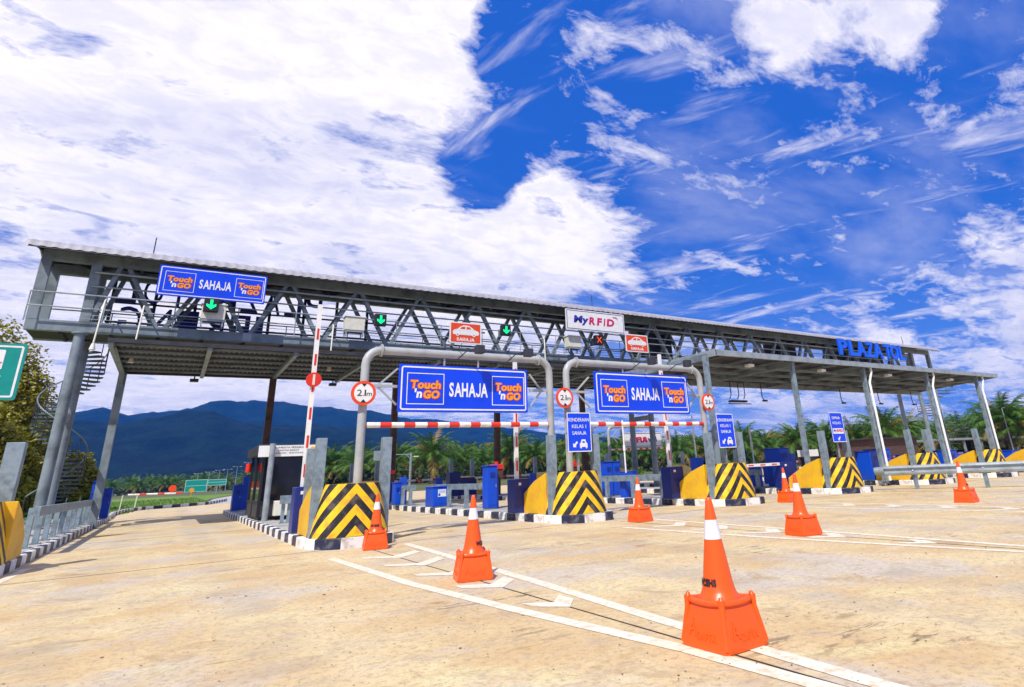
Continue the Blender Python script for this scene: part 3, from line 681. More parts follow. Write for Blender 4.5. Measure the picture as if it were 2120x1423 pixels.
# w-beam guardrail on the right
t = thing('crash_barrier', 'long galvanised crash barrier entering from the right edge', 'guardrail', (21.3, 12.9, 0))
prof = [(0, .78), (.05, .76), (.07, .70), (.0, .64), (.0, .60), (.07, .54), (.05, .48), (0, .46)]
d_ = Vector((.36, -.933)); nrm = Vector((-.933, -.36)); mb = MB(); Lr = 14
for a, b in zip(prof, prof[1:]):
    for s0, s1 in ((0, Lr),):
        pa = [d_*s + nrm*p[0] for s in (s0, s1) for p in (a, b)]
        mb.quad([(*pa[0], a[1]), (*pa[1], b[1]), (*pa[3], b[1]), (*pa[2], a[1])], smooth=True)
mb.build('rail', 'steel_l', t)
e = MB(); e.tube([(*(nrm*.03-d_*.0), .62), (*(nrm*.03-d_*.32), .62)], [.165, .13], 10); e.build('terminal_end', 'steel_l', t)
for k in range(7):
    p = d_*(.9+2.05*k) - nrm*.09; MB().box(p.x-.05, p.x+.05, p.y-.05, p.y+.05, 0, .7).build('post', 'galv', t)
    q_ = d_*(.9+2.05*k)+nrm*.05; MB().tube([(q_.x, q_.y, .62), (q_.x+nrm.x*.03, q_.y+nrm.y*.03, .62)], .02, 8).build('bolt', 'white', t)
# booth
t = thing('toll_booth', 'dark glazed toll booth with a white route sign on top', 'toll booth', (2.38, 22.0, KH))
bw, bd, bh = 1.5, 3.2, 2.12
MB().box(.05, bw-.05, .05, bd-.05, .1, .55).build('lower_wall', 'dark', t); MB().box(.07, bw-.07, .07, bd-.07, .55, 1.95).build('glazing', 'glass', t)
f = MB()
for x in (.03, bw-.1): 
    for y in (.03, bd*.5, bd-.1): f.box(x, x+.07, y, y+.07, .1, 1.98)
f.box(.02, bw-.02, .02, bd-.02, .5, .56); f.build('frame', 'black', t)
MB().box(-.12, bw+.12, -.1, bd+.1, 1.95, bh+.12).build('roof', 'dark', t, bevel=.02); MB().box(.1, bw-.1, .1, bd-.1, 0, .1).build('base', 'black', t)
sg = MB().box(-.13, bw+.14, -.16, -.11, 1.86, 2.2).build('route_sign', 'white', t)
a = MB(); text(a, 'LEBUHRAYA PESISIRAN', .22, 1.25, 2.105, 2.16, -.16, .004, .01); text(a, 'PANTAI BARAT', .42, 1.05, 2.02, 2.07, -.16, .004, .01); text(a, '(TAIPING - BANTING)', .28, 1.2, 1.93, 1.985, -.16, .004, .01)
a.build('lettering', 'black', sg)
disc(MB(), 1.47, 2.03, .13, -.168, -.16, 6).build('route_badge', 'yellow', sg); a = MB(); text(a, 'E32', 1.38, 1.56, 1.99, 2.07, -.168, .003, .015); a.build('lettering', 'black', sg)
MB().tube([(.24, -.3, 0), (.24, -.3, 2.25)], .085, 16).build('round_post', 'steel_l', t)
MB().box(.45, 1.35, -.5, -.15, .12, .55).build('air_conditioner', 'cream', t, bevel=.02)
tag(MB().tube([(0,0,0), (0,0,.28)], .09, 12).build('traffic_light', 'red'), 'round orange light on the left face of the dark booth', 'light').location = (2.26, 24.4, 1.65)
b_ = thing('white_cabinet', 'white box cabinet behind the fourth chevron block', 'cabinet', (20.2, 15.2, KH))
MB().box(0, .75, 0, .4, 1.05, 1.3).build('hood', 'white', b_, bevel=.01); MB().box(.06, .69, .05, .35, .02, 1.05).build('body', 'dark', b_)
# far reversed booms: thin white poles
for x, y, z, h, lab in ((13.95, 18.3, 2.85, 1.0, 'thin white raised boom at the left of the middle far frame'), (17.4, 18.2, 3.0, 1.4, 'thin white raised boom left of the second class sign, on a blue box'), (20.9, 18.4, 2.6, 1.0, 'thin white raised boom right of the second class sign')):
    t = thing('thin_boom', lab, 'barrier', (x, y, 0), 0, 'thin white raised booms of the opposite lanes')
    MB().tube([(0,0,h), (0,0,z)], .03, 8).tube([(0,0,h+.75), (0,0,h+.95)], .05, 8).build('boom', 'white', t); MB().box(-.22, .22, -.15, .15, 0, h).build('cabinet', 'cab', t, bevel=.02)
for i, (x0, x1, y, z, lab) in enumerate(((8.2, 11.6, 31.5, 1.02, 'left'), (13.4, 16.6, 30.5, 1.0, 'middle'), (26.6, 29.5, 17.2, 1.0, 'third'), (33.3, 36.5, 17.4, .98, 'fourth'), (21.0, 23.8, 17.4, 1.02, 'fifth'))):
    t = thing('lowered_boom', ['lowered white boom behind the second cone', 'lowered white boom behind the label-plate blue box', 'lowered white boom right of the tall cabinet above the guardrail end', 'lowered white boom right of the rightmost cone tip', 'lowered white boom right of the SEMUA KELAS chevron block'][i], 'barrier', (x0, y, 0), 0, 'lowered booms of the opposite lanes')
    a = MB(); P = [(-.04, z), (.04, z), (.04, z+.09), (-.04, z+.09)]; w = x1-x0
    for k in range(4):
        A, B = P[k], P[(k+1) % 4]; a.quad([(0, *A), (w, *A), (w, *B), (0, *B)], [(0, 0), (w/.9, 0), (w/.9, 1), (0, 1)])
    a.quad([(0, *p) for p in P]); a.quad([(w, *p) for p in P]); a.build('boom', 'rw2', t)
    MB().box(w, w+.35, -.2, .2, 0, z+.12).build('cabinet', 'cab', t, bevel=.02)
t = thing('lowered_boom', 'far red and white boom lowered across the end of the open lane', 'barrier', (-1.9, 45.5, 0), 0, 'lowered booms of the opposite lanes')
MB().tube([(0,0,1.05), (2.7,0,1.0)], .05, 8, uvlen=.9).build('boom', 'rw2', t)
disc(MB(), 2.15, 1.28, .2, -.05, -.02).build('no_entry_disc', 'redsign', t)

# ---------------------------------------------------------------- truss walkway gantry
G = thing('truss_gantry', 'long grey steel truss walkway with a metal roof spanning all the lanes', 'gantry', (23.5, 28, 0))
gx, gy = 23.5, 28.0
def X_(x): return x-gx
XL, XR, YF, YB = -5.15, 57.0, 0.0, 1.85
ZB0, ZB1, ZT0, ZT1 = 6.86, 7.26, 9.52, 9.92
for nm, y in (('front', YF), ('rear', YB)):
    MB().box(X_(XL), X_(XR), y-.12, y+.12, ZB0, ZB1).build('bottom_chord', 'steel', G, bevel=.01)
    [MB().box(X_(q)-.16, X_(q)+.16, y-.135, y-.12, ZB0+.03, ZB1-.03).build('splice_plate', 'steel_l', G) for q in (1.9, 10.8, 19.8, 28.7, 37.6, 46.6)]
    MB().box(X_(XL), X_(XR), y-.12, y+.12, ZT0, ZT1).build('top_chord', 'steel', G, bevel=.01)
br = 0; P_ = 2.98
for y in (YF, YB):
    k = 0; x = 1.84-2*P_+.0
    x = 1.84 - P_
    while x < 52:
        MB().bar((X_(x+.12), y, ZB1-.05), (X_(x+P_/2-.1), y, ZT0+.05), .15, .2, upv=(0,1,0)).build('brace', 'steel', G)
        MB().bar((X_(x+P_/2+.1), y, ZT0+.05), (X_(x+P_-.12), y, ZB1-.05), .15, .2, upv=(0,1,0)).build('brace', 'steel', G)
        x += P_
    MB().bar((X_(-3.4), y, ZB1-.05), (X_(-2.75), y, ZT0+.05), .15, .2, upv=(0,1,0)).bar((X_(-2.5), y, ZT0), (X_(-1.3), y, ZB1), .15, .2, upv=(0,1,0)).build('brace', 'steel', G)
    for x in (XL+.15, -3.5, 54, 56.85): MB().box(X_(x)-.16, X_(x)+.16, y-.13, y+.13, ZB1-.01, ZT0+.01).build('upright', 'steel', G)
for x in (-3.55, 23.5, 54.0):
    for y in (YF, YB): MB().tube([(X_(x), y, 0), (X_(x), y, ZB0+.02)], .17, 20).tube([(X_(x), y, KH), (X_(x), y, KH+.03)], .28, 16).tube([(X_(x), y, ZB0-.05), (X_(x), y, ZB0)], .26, 16).build('column', 'steel', G)
    MB().bar((X_(x), YF, 3.9), (X_(x), YB, 3.9), .16, .26).build('column_tie', 'steel', G)
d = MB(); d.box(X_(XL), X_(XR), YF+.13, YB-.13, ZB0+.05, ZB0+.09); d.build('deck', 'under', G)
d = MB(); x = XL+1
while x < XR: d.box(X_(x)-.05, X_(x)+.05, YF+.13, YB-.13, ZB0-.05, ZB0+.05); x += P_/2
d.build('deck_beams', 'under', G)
d = MB(); x = XL
while x < XR-P_:
    d.bar((X_(x), YF, ZT1-.1), (X_(x+P_/2), YB, ZT1-.1), .09, .09); d.bar((X_(x+P_/2), YB, ZT1-.1), (X_(x+P_), YF, ZT1-.1), .09, .09)
    d.bar((X_(x), YF, ZT1-.1), (X_(x), YB, ZT1-.1), .1, .14); x += P_
d.build('roof_bracing', 'dark', G)
h = MB()
for y in (-.42, YB+.42):
    for z in (7.68, 8.2): h.tube([(X_(XL), y, z), (X_(XR-2), y, z)], .028, 8)
    x = XL
    while x < XR-2: h.tube([(X_(x), y, ZB1-.15), (X_(x), y, 8.2)], .022, 6); x += 2.2
    for z in (7.3, 7.45): h.tube([(X_(-3.5), y, z), (X_(50), y, z)], .012, 6)
for z in (8.62, 9.18): h.tube([(X_(-3.5), -.2, z), (X_(53), -.2, z)], .05 if z > 9 else .035, 8)
h.build('handrails', 'steel_l', G)
# corrugated roof: gently arched sheet with ribs across
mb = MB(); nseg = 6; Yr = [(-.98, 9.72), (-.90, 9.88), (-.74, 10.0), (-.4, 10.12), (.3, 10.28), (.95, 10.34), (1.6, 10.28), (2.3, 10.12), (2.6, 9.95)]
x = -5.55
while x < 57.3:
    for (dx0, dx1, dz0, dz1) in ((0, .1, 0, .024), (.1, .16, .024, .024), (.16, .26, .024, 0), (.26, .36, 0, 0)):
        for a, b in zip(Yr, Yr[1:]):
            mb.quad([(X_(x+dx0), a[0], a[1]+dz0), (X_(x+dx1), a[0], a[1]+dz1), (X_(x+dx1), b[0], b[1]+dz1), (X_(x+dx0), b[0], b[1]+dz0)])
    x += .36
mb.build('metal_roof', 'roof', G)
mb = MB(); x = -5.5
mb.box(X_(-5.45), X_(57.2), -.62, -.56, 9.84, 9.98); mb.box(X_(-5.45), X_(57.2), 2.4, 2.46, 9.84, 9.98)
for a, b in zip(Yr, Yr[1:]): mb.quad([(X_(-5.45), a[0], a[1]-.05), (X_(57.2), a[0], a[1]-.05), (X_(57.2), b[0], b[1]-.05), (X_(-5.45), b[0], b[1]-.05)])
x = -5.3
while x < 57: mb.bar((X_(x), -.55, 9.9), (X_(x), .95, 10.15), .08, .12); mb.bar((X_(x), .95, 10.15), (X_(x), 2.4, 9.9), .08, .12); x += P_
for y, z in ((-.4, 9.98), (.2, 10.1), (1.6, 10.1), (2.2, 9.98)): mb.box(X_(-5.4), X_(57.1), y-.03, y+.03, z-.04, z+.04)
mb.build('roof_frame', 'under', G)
# big blue letters on the front, dark backs of letters on the rear
for ch, a, b in (('P', 43.1, 44.2), ('L', 44.45, 45.5), ('A', 45.5, 46.65), ('Z', 46.75, 47.75), ('A', 47.8, 48.95), ('T', 49.3, 50.2), ('O', 50.15, 51.3), ('L', 51.45, 52.3)):
    m = MB(); text(m, ch, X_(a-1.3), X_(b-1.3), 8.48, 9.74, -1.02, .14, .035); m.build('sign_letter', 'letter', G)
for row, z0, z1, x0, cw in (('LOT AZALP', 8.80, 9.95, -3.0, .93), ('GNIREJ', 7.42, 8.62, -2.75, 1.02)):
    x = x0
    for ch in row:
        if ch != ' ':
            m = MB(); text(m, ch, X_(x), X_(x+cw*.78), z0, z1, YB+.75, .10, .0, mirror=True); m.build('rear_sign_letter', 'navy', G)
        x += cw
m = MB()
for k in range(8): x = -3.1+1.5*k; m.box(X_(x)-.06, X_(x)+.06, YB+.77, YB+.87, 7.2, 10.0)
for z in (7.9, 8.75): m.box(X_(-3.2), X_(14), YB+.77, YB+.85, z, z+.07)
m.build('rear_sign_frame', 'dark', G)
# solid cabinets / backs of boards at the rear of the truss
for a, b in ((24.1, 27.7), (37.2, 41.0), (44.6, 53.2)): MB().box(X_(a), X_(b), YB+.3, YB+.4, 7.9, 9.6).build('rear_board', 'dark', G)
for i, x in enumerate((-1.9, 20.4, 55)):
    tag(MB().tube([(0,0,0), (0,0,.95)], .022, 6).tube([(0,0,0), (0,0,.12)], .05, 8).build('lightning_rod', 'dark'), ['thin lightning rod near the left end of the gantry roof', 'thin lightning rod above the MyRFID sign', 'thin lightning rod at the right end of the gantry roof'][i], 'lightning rod', 'lightning rods on the gantry roof').location = (x, 28.95, 10.33)
# signals, lane antennas, signs on the gantry
def signal(x, z, m, label, up=False):
    t = thing('lane_signal', label, 'signal light', (x, 26.9, z), 0, 'overhead lane signals')
    MB().box(-.26, .26, 0, .22, -.27, .27).build('housing', 'black', t, bevel=.02); a = MB()
    if m == 'lamp_g': a.prism([(-.05, .2), (-.05, -.02), (-.17, .03), (-.17, -.06), (0, -.2), (.17, -.06), (.17, .03), (.05, -.02), (.05, .2)], -.02, -.004)
    else: a.bar((-.14, -.01, -.16), (.14, -.01, .16), .02, .07, upv=(0,1,0)).bar((-.14, -.01, .16), (.14, -.01, -.16), .02, .07, upv=(0,1,0))
    a.build('lamp_symbol', m, t); MB().box(-.03, .03, .22, .9, -.2, .2).build('bracket', 'steel', t); return t
signal(.43, 8.08, 'lamp_g', 'green down-arrow signal just under the left SAHAJA sign'); signal(7.12, 8.07, 'lamp_g', 'green down-arrow signal right of the raised boom tip')
signal(13.49, 8.1, 'lamp_g', 'green down-arrow signal right of the left red car sign'); signal(19.3, 8.0, 'lamp_r', 'red cross signal under the MyRFID sign')
def antenna(x, label):
    t = thing('lane_camera_unit', label, 'equipment box', (x, 27.2, ZB1), 0, 'cream boxes standing on the gantry walkway')
    MB().box(-.42, .42, -.1, .35, .28, .88).build('box', 'cream', t, bevel=.015); MB().box(-.46, .46, -.14, .4, .88, .92).build('hood', 'white', t)
    f = MB(); [f.bar((sx, y, 0), (sx, y, .28), .05, .05) for sx in (-.36, .36) for y in (-.05, .3)]; f.box(-.4, .4, -.08, .33, .2, .28); f.build('stand', 'steel_l', t); return t
antenna(.55, 'cream box below the left SAHAJA sign on the walkway'); antenna(6.05, 'cream box just left of the second green arrow'); antenna(17.8, 'cream box below the left part of the MyRFID sign')
def car_sign(x0, x1, z0, z1, label):
    t = thing('car_lane_sign', label, 'sign', (x0, 26.8, z0), 0, 'red car lane signs'); w, h = x1-x0, z1-z0
    MB().prism(rrect(0, w, 0, h, .04, 3), 0, .05).build('panel', 'white', t); MB().prism(rrect(.06, w-.06, .06, h-.06, .03, 3), -.006, 0).build('red_field', 'redsign', t)
    a = MB(); body = [(.1,.42), (.09,.55), (.14,.63), (.24,.67), (.34,.80), (.44,.86), (.60,.85), (.70,.76), (.78,.66), (.90,.60), (.93,.50), (.90,.42), (.80,.40), (.20,.40)]
    a.prism([(w*p, h*(q-.0)) for p, q in body][::-1], -.012, -.006)
    for cx in (.24, .76): disc(a, w*cx, h*.41, h*.075, -.013, -.007, 16)
    text(a, 'SAHAJA', w*.22, w*.78, h*.11, h*.27, -.006, .006, .05); a.build('lettering', 'white', t)
    g = MB(); g.prism([(w*.32, h*.68), (w*.37, h*.78), (w*.48, h*.80), (w*.48, h*.67)], -.015, -.0125); g.prism([(w*.52, h*.67), (w*.52, h*.80), (w*.62, h*.78), (w*.68, h*.69)], -.015, -.0125)
    for cx in (.24, .76): disc(g, w*cx, h*.41, h*.035, -.0155, -.013, 12)
    g.build('windows', 'redsign', t); MB().box(w*.2, w*.26, .05, 1.0, h*.2, h*.3).box(w*.74, w*.8, .05, 1.0, h*.2, h*.3).build('bracket', 'steel_l', t); return t
car_sign(10.40, 12.05, 7.22, 8.27, 'red SAHAJA car sign left of the MyRFID sign'); car_sign(21.1, 22.75, 7.45, 8.48, 'red SAHAJA car sign touching the right end of the MyRFID sign')
def rfid_sign(x0, x1, z0, z1, y, label, mirror=False):
    t = thing('logo_sign', label, 'sign', (x0, y, z0)); w, h = x1-x0, z1-z0
    MB().prism(rrect(0, w, 0, h, .03, 2), 0, .06).build('panel', 'white', t)
    b = MB(); frame_ring(b, .05, w-.05, .05, h-.05, .035, .03, -.002); b.build('border', 'navy', t)
    if not mirror:
        a = MB(); text(a, 'My', w*.13, w*.37, h*.25, h*.72, -.002, .006, .045, .15); a.build('lettering', 'navy', t)
        a = MB(); text(a, 'R', w*.385, w*.49, h*.32, h*.70, -.002, .006, .05, .15); text(a, 'F', w*.52, w*.60, h*.32, h*.70, -.002, .006, .05, .15); text(a, 'i', w*.635, w*.66, h*.32, h*.70, -.002, .006, .05, .15); text(a, 'D', w*.69, w*.82, h*.32, h*.70, -.002, .006, .05, .15); a.tube([(w*.80, -.005, h*.80), (w*.86, -.005, h*.80), (w*.88, -.005, h*.70)], .025, 6); a.build('lettering', 'magenta', t)
        MB().bar((w*.3, .05, h), (w*.42, .9, h+.5), .05, .05).bar((w*.8, .05, h), (w*.9, .9, h+.5), .05, .05).build('bracket', 'steel', t)
    else:
        a = MB(); text(a, 'My', w*.62, w*.86, h*.25, h*.72, -.002, .006, .045, -.15, True); a.build('lettering', 'navy', t)
        a = MB(); text(a, 'RFiD', w*.16, w*.6, h*.32, h*.70, -.002, .006, .07, -.15, True); a.build('lettering', 'magenta', t)
    return t
rfid_sign(17.05, 21.05, 8.42, 9.58, 26.75, 'white MyRFID sign on the truss walkway')
pipe_frame(25.1, 30.6, 34.6, 'distant pipe frame seen from behind through the lanes, carrying a reversed white sign', 3.85, True)
rfid_sign(26.2, 29.7, 2.45, 3.45, 34.4, 'distant white sign with reversed MyRFID letters', True)
# ---------------------------------------------------------------- canopies
C1 = thing('rear_canopy', 'low dark canopy with corrugated soffit under the walkway', 'canopy', (3.3, 29.7, 0))
cx_, cy_ = 3.3, 29.7
mb = MB(); y = 23.8
while y < 30.2:       # corrugations run along the lanes' width
    for a, b, za, zb in ((0, .12, 0, .07), (.12, .27, .07, .07), (.27, .39, .07, 0), (.39, .54, 0, 0)):
        mb.quad([(-2.3-cx_, y+a-cy_, 5.84+za), (-2.3-cx_, y+b-cy_, 5.84+zb), (23-cx_, y+b-cy_, 5.84+zb), (23-cx_, y+a-cy_, 5.84+za)])
    y += .54
mb.build('corrugated_sheet', 'under', C1)
b = MB(); b.box(-2.3-cx_, 23-cx_, 23.76-cy_, 23.84-cy_, 5.78, 5.90).box(-2.3-cx_, 23-cx_, 30.2-cy_, 30.32-cy_, 5.74, 5.96).build('fascia', 'dark', C1)
for k in range(9):
    x = -2.2+2.755*k; MB().bar((x-cx_, 23.85-cy_, 5.74), (x-cx_, 30.2-cy_, 5.74), .14, .18).build('rafter', 'steel', C1)
b = MB(); y = 24.3
while y < 30: b.box(-2.25-cx_, 22.9-cx_, y-.03-cy_, y+.03-cy_, 5.77, 5.835); y += 1.08
rd = random.Random(4)
for k in range(150):
    x = -2+k*.166; 
    for y in (24.7, 25.8, 26.9, 28.0, 29.1): b.box(x-cx_, x+.05-cx_, y-cy_, y+.05-cy_, 5.80, 5.84)
b.build('purlins', 'steel', C1)
for x in (-2.15, 3.29, 8.8, 14.3, 19.8): MB().box(x-.13-cx_, x+.13-cx_, 29.6-cy_, 29.86-cy_, 0, 5.72).build('column', ('steel' if x < 0 else 'rust'), C1, bevel=.01)
g_ = MB(); g_.prism([(24.4-cy_, 5.7), (29.6-cy_, 5.7), (29.6-cy_, 5.2), (29.1-cy_, 5.6)], -2.22-cx_, -2.08-cx_, axis='x').build('gusset', 'steel', C1)
for i, x in enumerate((.3, 5.9, 11.2)):
    l_ = tag(MB().tube([(0,0,-.02), (0,0,.2)], .03, 8).box(-.16, .16, -.12, .12, -.12, 0).build('canopy_lamp', 'dark', bevel=.02), ['dark lamp under the rear canopy edge right of the striped lane column', 'dark lamp under the rear canopy edge right of the red boom disc', 'dark lamp under the rear canopy behind the left SAHAJA sign'][i], 'lamp', 'lamps under the rear canopy'); l_.location = (x, 30.1, 5.6)
for i, (x, z0, z1) in enumerate(((-2.95, 6.3, 8.0), (-1.75, 5.9, 7.9), (5.15, 5.9, 7.75), (15.9, 5.9, 7.95))):
    t = thing('drop_lamp', ['hooked hanging lamp pole beside the big left column', 'hooked hanging lamp pole at the left corner of the rear canopy', 'hanging lamp pole right of the first raised boom', 'hanging lamp pole above the gap between the pipe frames'][i], 'lamp', (x, 27.3, 0), 0, 'hanging lamp poles on the gantry railing')
    MB().tube([(0,0,z1), (-.0,-.1,z1-.1), (-.05,-.25,z0)], .03, 8).tube([(0,0,z1), (0,.5,z1)], .03, 6).build('arm', 'cream', t); MB().tube([(-.05,-.25,z0), (-.05,-.25,z0-.22)], [.05, .1], 12).build('lamp_head', 'cream', t)
C2 = thing('front_canopy', 'long flat grey canopy on slender posts over the right lanes', 'canopy', (24, 14.2, 0))
kx, ky = 24, 14.2
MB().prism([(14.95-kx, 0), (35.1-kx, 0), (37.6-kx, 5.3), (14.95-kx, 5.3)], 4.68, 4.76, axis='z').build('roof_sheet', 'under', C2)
MB().box(14.9-kx, 35.15-kx, -.1, 0, 4.60, 4.78).box(14.86-kx, 14.94-kx, -.1, 5.3, 4.58, 4.8).bar((35.15-kx, -.05, 4.69), (37.65-kx, 5.3, 4.69), .08, .18).box(14.95-kx, 37.7-kx, 5.3, 5.38, 4.44, 4.78).build('fascia', 'steel_l', C2)
CXs = [14.68, 19.15, 23.7, 28.65, 33.35]
for x in CXs:
    c_ = MB().box(x-.075-kx, x+.075-kx, .12, .28, .1, 4.6).box(x-.15-kx, x+.15-kx, .05, .35, KH, KH+.02).build('column', 'galv', C2, bevel=.01)
    MB().bar((x-kx, .1, 4.56), (x-kx, 5.2, 4.56), .12, .2).build('rafter', 'steel', C2)
for x in CXs[2:]:
    MB().tube([(x+.32-kx, .02, 4.6), (x+.32-kx, .02, 4.42), (x+.10-kx, .05, 4.0), (x+.10-kx, .05, .2)], .048, 10).build('downpipe', 'white', C2)
b = MB()
for k in range(13): x = 15.4+1.6*k; b.bar((x-kx, .1, 4.63), (x-kx, 5.2, 4.63), .06, .08)
for y in (1.3, 2.6, 3.9): b.box(15-kx, 36-kx, y-.04, y+.04, 4.50, 4.60)
b.build('purlins', 'steel', C2)
def spot(x, y, z, label):
    t = thing('canopy_floodlight', label, 'floodlight', (x, y, z), 0, 'pale floodlights under the front canopy edge')
    MB().bar((0, 0, 0), (-.08, 0, -.18), .04, .04).build('bracket', 'steel', t); MB().box(-.26, .02, -.1, .12, -.28, -.18).build('lamp_head', 'cream', t, bevel=.02); return t
for i, x in enumerate((16.9, 21.0, 25.6, 30.8)): spot(x, 14.35, 4.6, ['floodlight under the canopy edge right of its first post', 'floodlight under the canopy edge right of its second post', 'floodlight under the canopy edge right of its third post', 'floodlight under the canopy edge right of its fourth post'][i])
def hook(x, y, label, kind):
    t = thing('hanging_camera', label, 'camera', (x, y, 4.6), 0, 'cameras and antennas hanging from the front canopy')
    if kind == 0:
        MB().tube([(0,0,0), (0,0,-.62), (.12,0,-.75)], .022, 8).build('drop_pipe', 'dark', t); MB().box(.02, .3, -.05, .05, -.82, -.74).build('camera_body', 'dark', t, bevel=.01)
    else:
        for dx in (0, .5, .9): MB().tube([(dx, 0, 0), (dx, 0, -.6), (dx-.12, 0, -.78)], .02, 8).build('drop_pipe', 'dark', t)
        MB().box(-.12, .9, -.1, .1, -.92, -.84).box(-.2, 1.2, -.05, .05, -1.0, -.97).build('antenna_frame', 'dark', t)
    return t
hook(20.6, 18.9, 'twin-pipe hanging antenna frame right of the first canopy post', 1)
for i, (x, y) in enumerate(((23.0, 19.2), (29.3, 19.3), (32.6, 19.2), (36.0, 19.2))): hook(x, y, ['hanging camera right of the antenna frame', 'hanging camera left of the third canopy post', 'round hanging camera close to the third canopy post', 'hanging camera near the dark gantry columns'][i], 0)
# ---------------------------------------------------------------- spiral stairs
def spiral(x, y, r, ztop, label, a0, turn, n=30):
    t = thing('spiral_stair', label, 'staircase', (x, y, 0), 0, 'spiral stairs to the walkway')
    MB().tube([(0,0,0), (0,0,ztop+1)], .09, 12).build('centre_pole', 'steel', t)
    hr = []
    for k in range(n):
        a = a0+turn*k/n; z = .22+(ztop-.2)*k/n; c, s = math.cos(a), math.sin(a); wv = Vector((-s, c, 0))
        d = Vector((c, s, 0)); p0, p1 = d*.08, d*r
        m = MB(); w0, w1 = .05, .17*r
        i = [tuple(p0-wv*w0+Vector((0,0,z))), tuple(p1-wv*w1+Vector((0,0,z))), tuple(p1+wv*w1+Vector((0,0,z))), tuple(p0+wv*w0+Vector((0,0,z)))]
        m.prism([(q[0], q[1]) for q in i], z, z+.06, axis='z'); m.build('tread', 'tread', t)
        hr.append(tuple(d*r+Vector((0,0,z+1.0))))
        if k % 2 == 0: MB().tube([tuple(d*r+Vector((0,0,z))), tuple(d*r+Vector((0,0,z+1.0)))], .018, 6).build('baluster', 'dark', t)
    MB().tube(hr, .025, 8, cap=True).build('handrail', 'steel', t)
    return t
spiral(-3.95, 32.2, .98, 6.9, 'spiral steel stair behind the big left gantry column', 2.4, -2*math.pi*1.55, 44)
spiral(61.3, 30.2, 1.9, 6.9, 'distant spiral stair behind the fourth and fifth canopy posts', 2.4, -2*math.pi*1.5, 26)

# ---------------------------------------------------------------- traffic cones
def make_cone():
    t = thing('traffic_cone', '', 'traffic cone', (0,0,0), 0, 'orange cones on square weighted bases')
    hb, ht, zb = .215, .165, .262
    m = MB(); secs = []
    for z, h in ((0, hb), (.02, hb), (.14, (hb+ht)/2+.004), (.235, ht+.004), (zb, ht-.004)):
        rr = []
        for cx, cy, a0 in ((1,-1,-90), (1,1,0), (-1,1,90), (-1,-1,180)):
            for k in range(5):
                a = R_(a0+90*k/4); rc = .035; rr.append((cx*(h-rc)+rc*math.cos(a), cy*(h-rc)+rc*math.sin(a), z))
        secs.append(rr)
    n = len(secs[0])
    for A, B in zip(secs, secs[1:]):
        for k in range(n): m.quad([A[k], A[(k+1) % n], B[(k+1) % n], B[k]], smooth=False)
    m.quad(secs[-1]); m.quad(secs[0][::-1])
    for sx in (-1, 1):
        for sy in (-1, 1):
            m.tube([(sx*(hb-.012), sy*(hb-.012), .02), (sx*(ht-.002), sy*(ht-.002), .235), (sx*(ht-.006), sy*(ht-.006), .305)], [.014, .020, .026], 10)
            m.tube([(sx*(ht-.006), sy*(ht-.006), .295), (sx*(ht-.010), sy*(ht-.010), .325)], [.026, .012], 10)
    base = m.build('weighted_base', 'orange', t, bevel=.004)
    for k, (px, py, rz) in enumerate(((0,-1,0), (1,0,math.pi/2), (0,1,math.pi), (-1,0,-math.pi/2))):
        e = MB(); text(e, 'A', -.13, -.06, .075, .175, 0, .012, .01); text(e, 'DAPTA', -.05, .12, .055, .105, 0, .010, .01)
        o = e.build('embossed_lettering', 'orange', base); tilt = math.atan2(hb-ht, zb)
        o.rotation_euler = (0, 0, 0); mm = Matrix.Rotation(rz, 4, 'Z') @ Matrix.Translation((0, -hb+.001, 0)) @ Matrix.Rotation(-tilt, 4, 'X')
        o.data.transform(mm)
    fl = MB(); q = [( .16,-.16), (.16,.16), (-.16,.16), (-.16,-.16)]
    pth = []
    for k in range(4):
        a, b = Vector(q[k]), Vector(q[(k+1) % 4])
        for f_ in (0.1, .3, .5, .7, .9): p = a.lerp(b, f_); sag = .012*math.sin(f_*math.pi); pth.append((p.x, p.y, .285-sag))
    pth += [pth[0], pth[1]]; fl.tube(pth, .021, 10, cap=False)
    fl.quad([(.15,-.15,.283), (.15,.15,.283), (-.15,.15,.283), (-.15,-.15,.283)])
    fl.build('flange', 'orange', t)
    pr = [(.283, .150), (.30, .142), (.32, .127), (.345, .116), (.40, .104), (.48, .092), (.56, .080), (.665, .063)]
    pr2 = [(.667, .0645), (.797, .0455)]; pr3 = [(.797, .0445), (.93, .0245), (.944, .020), (.950, .012)]
    MB().tube([(0,0,z) for z, _ in pr], [r for _, r in pr], 32, cap=False).tube([(0,0,z) for z, _ in pr3], [r for _, r in pr3], 32).build('cone_body', 'orange', t)
    MB().tube([(0,0,z) for z, _ in pr2], [r for _, r in pr2], 32, cap=False).build('reflective_band', 'band', t)
    e = MB(); text(e, 'WCEHS', -.082, .082, .37, .418, 0, .001, .05)
    e.v = [((lambda r, a: (r*math.sin(a), -r*math.cos(a), z))(.1150-(z-.37)*.150+(-y), x/.108)) for x, y, z in e.v]
    e.build('lettering', 'black', t)
    return t
cone = make_cone()
CON = [((3.43, 3.51), R_(2), -96, 'nearest and largest orange cone, at the bottom right with EHS lettering at its left edge'), ((3.30, 7.56), R_(-14), 52, 'second largest orange cone, standing on the white chevron markings'),
 ((3.375, 12.2), R_(-10), -20, 'orange cone in front of the booth island chevron block'), ((9.27, 11.75), R_(3), 120, 'small orange cone right of the second chevron block'),
 ((15.3, 12.42), R_(5), 30, 'small orange cone partly hidden behind another cone, before the fourth chevron block'), ((8.98, 7.07), R_(-6), 160, 'orange cone in front of the one it partly hides, right of centre'),
 ((16.3, 7.95), R_(8), 10, 'rightmost orange cone, in front of the crash barrier')]
